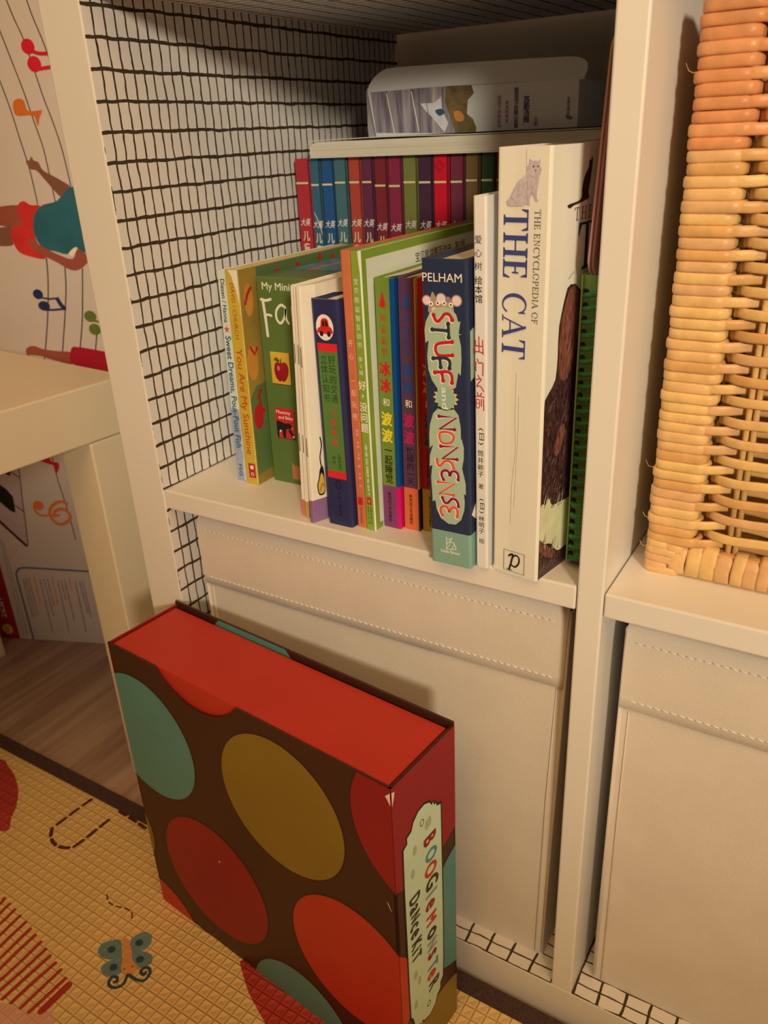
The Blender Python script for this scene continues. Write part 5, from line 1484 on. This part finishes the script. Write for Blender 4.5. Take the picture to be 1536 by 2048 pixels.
# front cover, turned towards the camera
RF = Frame((PW + 0.55, -2.6, 0), (4.6, 24.6, 0), (0, 0, 1), None, b.f)
LIM = 26.0
BC = mat('dark_cat_print', (60, 34, 18), 0.4, 0.3, 200)
def rc(pts): return clip(pts, 0.0, 0.3, 60, 236)
class Bent:
    """the cover surface: follows the bend of the cover in depth"""
    def __call__(self, u, v, h=0.0):
        seg = [(PW + 0.6, -2.6), (PW + 2.2, 7), (PW + 5.0, 22), (PW + 6.2, 34), (PW + 6.4, 90)]
        s = u
        for a, c in zip(seg, seg[1:]):
            L = math.hypot(c[0] - a[0], c[1] - a[1])
            if s <= L or c == seg[-1]:
                dx, dy = (c[0] - a[0]) / L, (c[1] - a[1]) / L
                return b.f((a[0] + dx * s + dy * h, a[1] + dy * s - dx * h, v))
            s -= L
BT = Bent()
def bent_poly(pts, m, h):
    """cut at the bends so the print hugs the cover"""
    cuts = [0.0, 9.73, 24.99, 37.05, 90]
    for a, c in zip(cuts, cuts[1:]):
        q = clip(pts, a, 0.3, c, 236.8)
        if len(q) > 2:
            mb.poly(BT, q, m, h)
bent_poly(smooth(D['bcat'], True, 3), BC, 0.16)
TH = D['THE']
for ch, u in (('T', 22.6), ('H', 30.5), ('E', 39.5)):
    w, ps = serif(ch, 0.12, 0.06)
    for p in ps:
        bent_poly([(u + x * 6.6, 201.0 + y * 6.4) for x, y in p], ECK, 0.16)
w, ps = serif('T', 0.17, 0.05)
for p in ps:
    bent_poly([(28.0 + x * 27, 175.4 + y * 24) for x, y in p], mat('cat_cover_title', (40, 42, 58), 0.38), 0.16)
FURM = streaks('dark_fur_print', (40, 20, 16), (98, 56, 44), (90, 90, 26), 0.42, 10, 0.38, 0.72)
FURR = streaks('russet_fur_print', (92, 40, 26), (150, 84, 58), (90, 90, 20), 0.42, 10)
f1 = [(u + 0.6, v) for u, v in D['fur1']]; f2 = [(max(0.05, u + 0.2), v) for u, v in D['fur2']]
fur = f1 + f2[1:] + [(0.05, 108), (0.05, 0.4), (62, 0.4), (62, 150), (40, 162)]
bent_poly(fur, FURM, 0.14)
bent_poly(smooth([(22, 167), (28, 167.6), (33, 160), (34, 140), (26, 122), (20, 118), (14.6, 122), (13, 136), (15, 152), (18.5, 162)], True, 4), FURR, 0.2)
bent_poly(smooth([(0.2, 48), (6, 47.4), (9, 50.6), (13, 45), (22, 44), (30, 43), (46, 40), (46, 12), (30, 11), (21, 12), (14, 19), (7, 22), (0.2, 25)], True, 4), mat('cream_fur_print', (216, 190, 128), 0.42, 0.1, 80), 0.2)
FCR = mat('cream_fur_print', (216, 190, 128))
for i in range(46):                                       # hairs crossing the edge of the pale patch
    u = rnd_f.uniform(0.6, 24); up = i % 2
    v0_ = (48 if up else 22) + rnd_f.uniform(-3, 3) - (u * 0.15 if up else u * 0.3)
    l = rnd_f.uniform(3, 7); u2 = min(24.6, u + l * 0.35)
    if (u < 9.73) != (u2 < 9.73): continue
    mb.ribbon(BT, [(u, v0_), ((u + u2) / 2, v0_ + l * 0.45), (u2, v0_ + l)], 0.7, (FURM, FCR)[(i // 2) % 2], 0.24, caps=False, w1=0.1)
bent_poly(smooth([(13, 82), (17, 90), (22.5, 92), (22.6, 84), (18, 76), (13.4, 76)], True, 4), FURR, 0.2)
bent_poly(smooth([(0.2, 27), (6, 22), (10, 19), (18, 12), (16, 9), (8, 13), (0.2, 20)], True, 3), FURR, 0.24)
WH = mat('whisker_print', (196, 150, 124), 0.45)
rnd = random.Random(21)
for i in range(70):
    u = rnd.uniform(1, 24); v = rnd.uniform(50, 108) if i < 42 else (rnd.uniform(2, 18) if i < 58 else rnd.uniform(122, 160))
    if v > 118 and u < 15: continue
    l = rnd.uniform(2, 5)
    u2 = min(24.5, u + l * 0.55)
    if (u < 9.73) != (u2 < 9.73): continue
    mb.ribbon(BT, [(u, v), ((u + u2) / 2, v + l * 0.36), (u2, v + l * 0.9)], 0.16, WH, 0.26, caps=False)
mb.ribbon(BT, smooth([(19.5, 172.5), (24, 175), (24.9, 176)], False), 0.3, ECK, 0.2, caps=False)
b.done()

# --- green spiral notebook
NG = mat('notebook_green', (120, 138, 62), 0.36, 0.06, 30)
NGD = mat('notebook_coil_green', (52, 100, 40), 0.3, 0.05, 30)
nb = thing('spiral_notebook', 'green spiral bound notebook squeezed between the cat encyclopedia and the divider', 'notebook', (328, 70, 389.1))
def nf(p): return Vector((320.2 + p.x, 22 + p.y, 389.1 + p.z))
def sheet(name, x, th, m, d=90, h=174, z0=4):
    q = MB(); q.box((x, 0, z0), (x + th, d, h), m); q.v = [nf(p) for p in q.v]; q.build(name, nb)
sheet('front_cover', 0.0, 0.9, NG, 90)
sheet('back_cover', 11.2, 0.9, NG)
q = MB(); q.box((2.4, 3.2, 6), (9.8, 84, 171), PAGEV); q.v = [nf(p) for p in q.v]; q.build('page_block', nb)
q = MB(); q.box((0.9, 1.4, 4), (9.2, 2.2, 174), NG); q.v = [nf(p) for p in q.v]; strip = q.build('punched_strip', nb)
FFR2 = Frame((0, 1.4, 0), (1, 0, 0), (0, 0, 1), (0, -1, 0), nf)
def roundrect_at(x0, z0, x1, z1):
    return [(x0 + 0.5, z0), (x1, z0), (x1, z1 - 0.8), (x1 - 0.9, z1), (x0 + 0.6, z1), (x0, z1 - 0.6), (x0, z0 + 0.5)]
mb = MB()
holes = MB()
pts = []
turns = 23
for i in range(turns * 14 + 1):
    a = 2 * math.pi * i / 14
    pts.append(nf(Vector((7.8 - 5.8 * math.cos(a), 2.4 - 6.0 * math.sin(a), 7.0 + 7.1 * i / 14))))
mb.tube(pts, 1.5, NGD, 8)
mb.build('coil', nb)['label'] = 'glossy green plastic coil'
for k in range(turns):
    z = 8.6 + 7.1 * k
    holes.poly(FFR2, roundrect_at(1.0, z - 1.2, 3.9, z + 2.2), BLACK, 0.1)
holes.build('punched_hole_row', strip)

# --- slim board book leaning on the divider, standing on the notebook
PKC = mat('slim_book_pink', (176, 116, 92), 0.45, 0.12, 40)
PKP = streaks('slim_book_pages', (96, 54, 42), (120, 74, 56), (500, 500, 3), 0.7, 1.5)
slim = thing('board_book', 'slim pinkish board book with rounded corners, wedged upright against the divider', 'book', (330, 50, 564))
def roundrect(w, h, r, n=6):
    o = []
    for cx_, cy_, a0 in ((w - r, r, -90), (w - r, h - r, 0), (r, h - r, 90), (r, r, 180)):
        for k in range(n + 1):
            a = math.radians(a0 + 90 * k / n)
            o.append((cx_ + r * math.cos(a), cy_ + r * math.sin(a)))
    return o
def slab(name, x0, x1, m, grow=0.0):
    q = MB()
    out = roundrect(92 + 2 * grow, 108 + 2 * grow, 9)
    n = len(out)
    def g(x, y, z):
        bow = 2.2 * math.sin(math.pi * min(1, z / 108))
        return Vector((326.6 + x + 5.2 * z / 108 - bow * 0.5 + 0.0 * y, 10.5 + y, 564.4 + z))
    vs = [g(x, y - grow, z - grow) for x in (x0, x1) for y, z in out]
    fs = [(i, (i + 1) % n, n + (i + 1) % n, n + i) for i in range(n)] + [tuple(range(n))[::-1], tuple(range(n, 2 * n))]
    q.add(vs, fs, m)
    return q.build(name, slim)
slab('cover_board', -0.1, 0.9, PKC, 0.3); slab('page_block', 0.9, 1.9, PKP); slab('cover_board', 1.9, 2.9, mat('slim_book_red', (158, 92, 74), 0.45), 0.3)

# --- back row of encyclopedia volumes
ENC = [('dark_red', (176, 40, 42), 'dark red', 16, 0), ('teal', (54, 88, 92), 'slate teal', 11.2, -1.6), ('blue', (30, 74, 102), 'bright blue', 13.6, -1.4), ('sea', (68, 96, 86), 'sea green', 13.6, 0),
       ('vermilion', (176, 60, 42), 'orange-red', 13.0, 0), ('plum', (100, 37, 54), 'plum purple', 12.0, 0), ('maroon', (126, 34, 36), 'maroon', 13.2, -2.8), ('magenta', (136, 36, 52), 'dark magenta', 13.6, -3.2),
       ('moss', (116, 110, 46), 'moss green', 14.0, -0.6), ('violet', (74, 36, 48), 'dark violet', 13.6, -0.8), ('scarlet', (204, 22, 34), 'bright scarlet', 14.0, -0.8), ('wine', (116, 44, 52), 'wine red', 13.2, -0.8),
       ('brown', (122, 86, 44), 'brown', 12.6, 0), ('forest', (54, 72, 42), 'forest green', 12.2, 0), ('rust', (140, 72, 50), 'rust brown', 13.0, 0)]
GOLD = mat('gold_band', (222, 184, 116), 0.4)
WT = mat('encyclopedia_lettering', (220, 188, 160), 0.5)
GT = mat('encyclopedia_gold_lettering', (216, 186, 130), 0.5)
ords = ['nearest the gridded panel', 'second from the gridded panel', 'third from the gridded panel', 'fourth from the gridded panel', 'fifth from the gridded panel', 'sixth from the gridded panel', 'seventh from the gridded panel', 'eighth from the gridded panel', 'ninth from the gridded panel', 'tenth from the gridded panel', 'eleventh from the gridded panel', 'beside the scarlet volume', 'beside the wine red volume', 'between the brown and the rust volumes', 'mostly hidden behind the cat encyclopedia']
x = 8.0
for i, (n, c, word, w, dz) in enumerate(ENC):
    m0 = mat('volume_' + n, c, 0.4, 0.05, 30)
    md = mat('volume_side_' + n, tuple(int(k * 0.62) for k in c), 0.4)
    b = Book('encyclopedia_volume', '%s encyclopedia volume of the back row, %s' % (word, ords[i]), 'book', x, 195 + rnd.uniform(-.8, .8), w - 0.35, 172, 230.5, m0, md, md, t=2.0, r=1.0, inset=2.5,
             group='encyclopedia volumes in the back row')
    F = b.F; c_ = (w - 2.2) / 2; mb = b.mb
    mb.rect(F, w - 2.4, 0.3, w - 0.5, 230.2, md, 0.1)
    zb = 211.5 + dz
    mb.rect(F, 0.5, zb - 0.75, w - 3.0, zb + 0.75, GOLD if i not in (4, 9, 13) else GT, 0.16)
    zt = 180 + dz
    mb.text(F, '大英', c_ + 0.3, zt, 6.4, WT, anchor='c', off=0.02, sx=0.78, shear=0.3)
    mb.text(F, '儿', c_, zt - 11.4, 9.0, GT, anchor='c', off=0.025, sx=0.8); mb.text(F, '童', c_, zt - 21.4, 9.0, GT, anchor='c', off=0.025, sx=0.8)
    mb.column(F, '百科全书', c_, zt - 27, zt - 66, 9.0, GT, off=0.02, sx=0.8)
    if n == 'teal':
        mb.ribbon(F, [(1.8, 188), (6.5, 178)], 0.5, INK_W, 0.2, w1=0.8); mb.ribbon(F, [(6.5, 179), (8.6, 170)], 1.2, INK_W, 0.22, w1=0.3)
    if n == 'scarlet':
        mb.ribbon(F, [(5.6, 226), (10, 222), (5.6, 218), (1.2, 222)], 0.4, md, 0.2, closed=True); mb.ribbon(F, [(5.6, 224.4), (8, 222), (5.6, 219.6), (3.2, 222)], 0.35, md, 0.2, closed=True)
    b.done()
    x += w

# --- big white book lying on the encyclopedias
flat_z = 389.1 + 230.5 + 0.2
lay = thing('large_book', 'large white book lying flat on top of the encyclopedia volumes', 'book', (165, 280, flat_z))
mb = MB()
CVW = mat('large_book_cover', (214, 186, 146), 0.4, 0.03, 20)
def sag(x): return 0.0
o = [(31, 188), (333, 188), (333, 384), (31, 384)]
mb.prism([(30.2, 187.4), (333.6, 187.4), (333.6, 385), (30.2, 385)], flat_z, flat_z + 0.8, CVW)
top = []
for i in range(25):
    s = i / 24
    top.append((30.6 + 303 * s, 12.4 + (0.9 * math.sin(math.pi * min(1, s * 2.2)) if s < 0.45 else 0)))
vs = []
for (xx, zz) in top:
    for yy in (187.0, 385):
        for dz in (0, 0.6):
            vs.append((xx, yy, flat_z + zz + dz))
fs = []
for i in range(24):
    a, c = i * 4, (i + 1) * 4
    fs += [(a, c, c + 1, a + 1), (a + 3, c + 3, c + 2, a + 2), (a + 1, c + 1, c + 3, a + 3), (a + 2, c + 2, c, a)]
fs += [(0, 1, 3, 2), (96, 98, 99, 97)]
mb.add(vs, fs, CVW)
mb.build('cover', lay)
mb = MB()
outl = [(30.8, 0.9), (333, 0.9), (333, 11.9), (40, 11.9), (33, 10.6), (30.4, 8.0), (30.2, 4.0)]
n = len(outl)
vs = [(px, yy, flat_z + pz) for yy in (188.2, 384) for px, pz in outl]
mb.add(vs, [(i, (i + 1) % n, n + (i + 1) % n, n + i) for i in range(n)] + [tuple(range(n))[::-1], tuple(range(n, 2 * n))], streaks('large_book_pages', (196, 164, 118), (222, 194, 148), (2, 4, 700), 0.8, 3))
mb.build('page_block', lay)

# --- open white slipcase with a painted front, on top of the large book
SZ = flat_z + 14.0
sl = thing('slipcase', 'white open slipcase with a painted front and raised flap, lying on the flat book', 'box', (167, 260, SZ))
SW = mat('slipcase_white', (206, 184, 156), 0.5, 0.03, 15)
mb = MB()
sx0, sx1, sy0, sy1 = 82.0, 252.5, 200.0, 330.0
hl, hr = 32.4, 29.6
lo = Vector((0, 0, SZ))
def sp_(x, y, z): return (x, y, SZ + z)
A = [sp_(sx0 + 6, sy0, 0), sp_(sx1, sy0, 0), sp_(sx1, sy0, hr), sp_(sx0, sy0, hl), sp_(sx0 + 6, sy1, 0), sp_(sx1, sy1, 0), sp_(sx1, sy1, hr), sp_(sx0, sy1, hl)]
mb.add(A, [(0, 1, 2, 3), (1, 5, 6, 2), (5, 4, 7, 6), (0, 4, 5, 1), (3, 2, 6, 7)], SW)
SFR = Frame((75, sy0, SZ), (1, 0, 0), (0, 0, 1), (0, -1, 0))
PT = streaks('painting_lilac', (96, 80, 80), (178, 150, 126), (60, 60, 5), 0.5, 3)
def pc(pts): return clip(pts, 8, 0.1, 177, 31.6)
mb.poly(SFR, pc([(u, v + 0.3) for u, v in D['paint']]), PT, 0.12)
mb.poly(SFR, pc(D['pt_brown']), mat('painting_brown', (112, 84, 46), 0.5, 0.3, 150), 0.2)
mb.poly(SFR, pc(D['pt_white']), mat('painting_pale', (200, 180, 156), 0.5, 0.1, 150), 0.26)
mb.poly(SFR, pc(smooth(D['pt_teal'])), mat('painting_teal', (54, 74, 84), 0.5), 0.32)
mb.poly(SFR, pc(smooth(D['pt_orange'])), mat('painting_orange', (196, 116, 50), 0.5), 0.32)
for u, m_ in ((24, CREAM), (33, mat('painting_mauve', (136, 104, 112), 0.5)), (46, CREAM), (57, mat('painting_mauve', (136, 104, 112), 0.5))):
    mb.ribbon(SFR, [(u, 30), (u + 6, 2)], 0.7, m_, 0.3, caps=False)
VIO = mat('slipcase_violet', (96, 78, 88), 0.5); ROS = mat('slipcase_rose', (150, 110, 112), 0.5); NVY = mat('slipcase_blue', (56, 52, 76), 0.5)
for s, u, v0, v1, sz, m_ in (('给孩子的绘本书', 118.6, 23.4, 1.6, 3.0, ROS), ('精装珍藏版', 124.6, 19.5, 5, 2.6, ROS), ('献给孩子的暖心故事', 131.8, 27.4, 1.2, 3.4, VIO), ('苏斯汤姆', 139.6, 21.4, 4.4, 4.8, NVY), ('全集', 147, 8, 2, 3.4, ROS), ('出版社精选', 170.6, 19.6, 8, 2.2, GREY)):
    mb.column(SFR, s, u, v0, v1, sz, m_, off=0.03, h=0.16)
mb.poly(SFR, smooth([(169.4, 8), (172.2, 7.4), (174.4, 5.6), (171.5, 5.0), (169, 6.4)]), GREY, 0.16)
mb.build('painted_carton', sl)
mb = MB()
fl = smooth([(6.4, 34.4), (8.6, 39.4), (13, 43.6), (19, 46.6), (28, 47.4), (69, 46.8), (125, 45.4), (163, 44.2), (173, 43.4), (180, 40.6), (182.2, 35.8), (180.4, 30.2), (178, 29.4), (120, 30.8), (60, 31.8), (12, 32.4)], True, 4)
n = len(fl)
def ff(u, v, th): return Vector((75 + u, sy0 + 0.2 + (v - 30) * 0.35 + th, SZ + v))
k0 = Frame((0, 0, 0), (1, 0, 0), (0, 0, 1), (0, -1, 0), lambda p: ff(p.x, p.z, p.y))
mb.poly(k0, fl, SW, 0.0); mb.poly(k0, fl[::-1], SW, -0.6)
mb.add([ff(u, v, 0) for u, v in fl] + [ff(u, v, 0.6) for u, v in fl], [(i, n + i, n + (i + 1) % n, (i + 1) % n) for i in range(n)], SW)
mb.build('raised_flap', sl)
mb = MB()
sd = smooth([(-1.2, 33.2), (6.6, 33.4), (9, 26), (13.0, 0.4), (-0.8, 0.4), (-1.6, 16)], True, 4)
k1 = Frame((75, sy0 + 0.8, SZ), (1, 0.0, 0), (0, 0, 1), (0, -1, 0))
def sdp(u, v, th): return Vector((75 + u, sy0 + 0.9 + max(0, 10 - u) * 0.9 + th, SZ + v))
k2 = Frame((0, 0, 0), (1, 0, 0), (0, 0, 1), (0, -1, 0), lambda p: sdp(p.x, p.z, p.y))
mb.poly(k2, sd, SW, 0.0); mb.poly(k2, sd[::-1], SW, -0.5)
mb.build('end_flap', sl)

for o in list(bpy.data.objects):
    if '_base' in o:
        del o['_base']
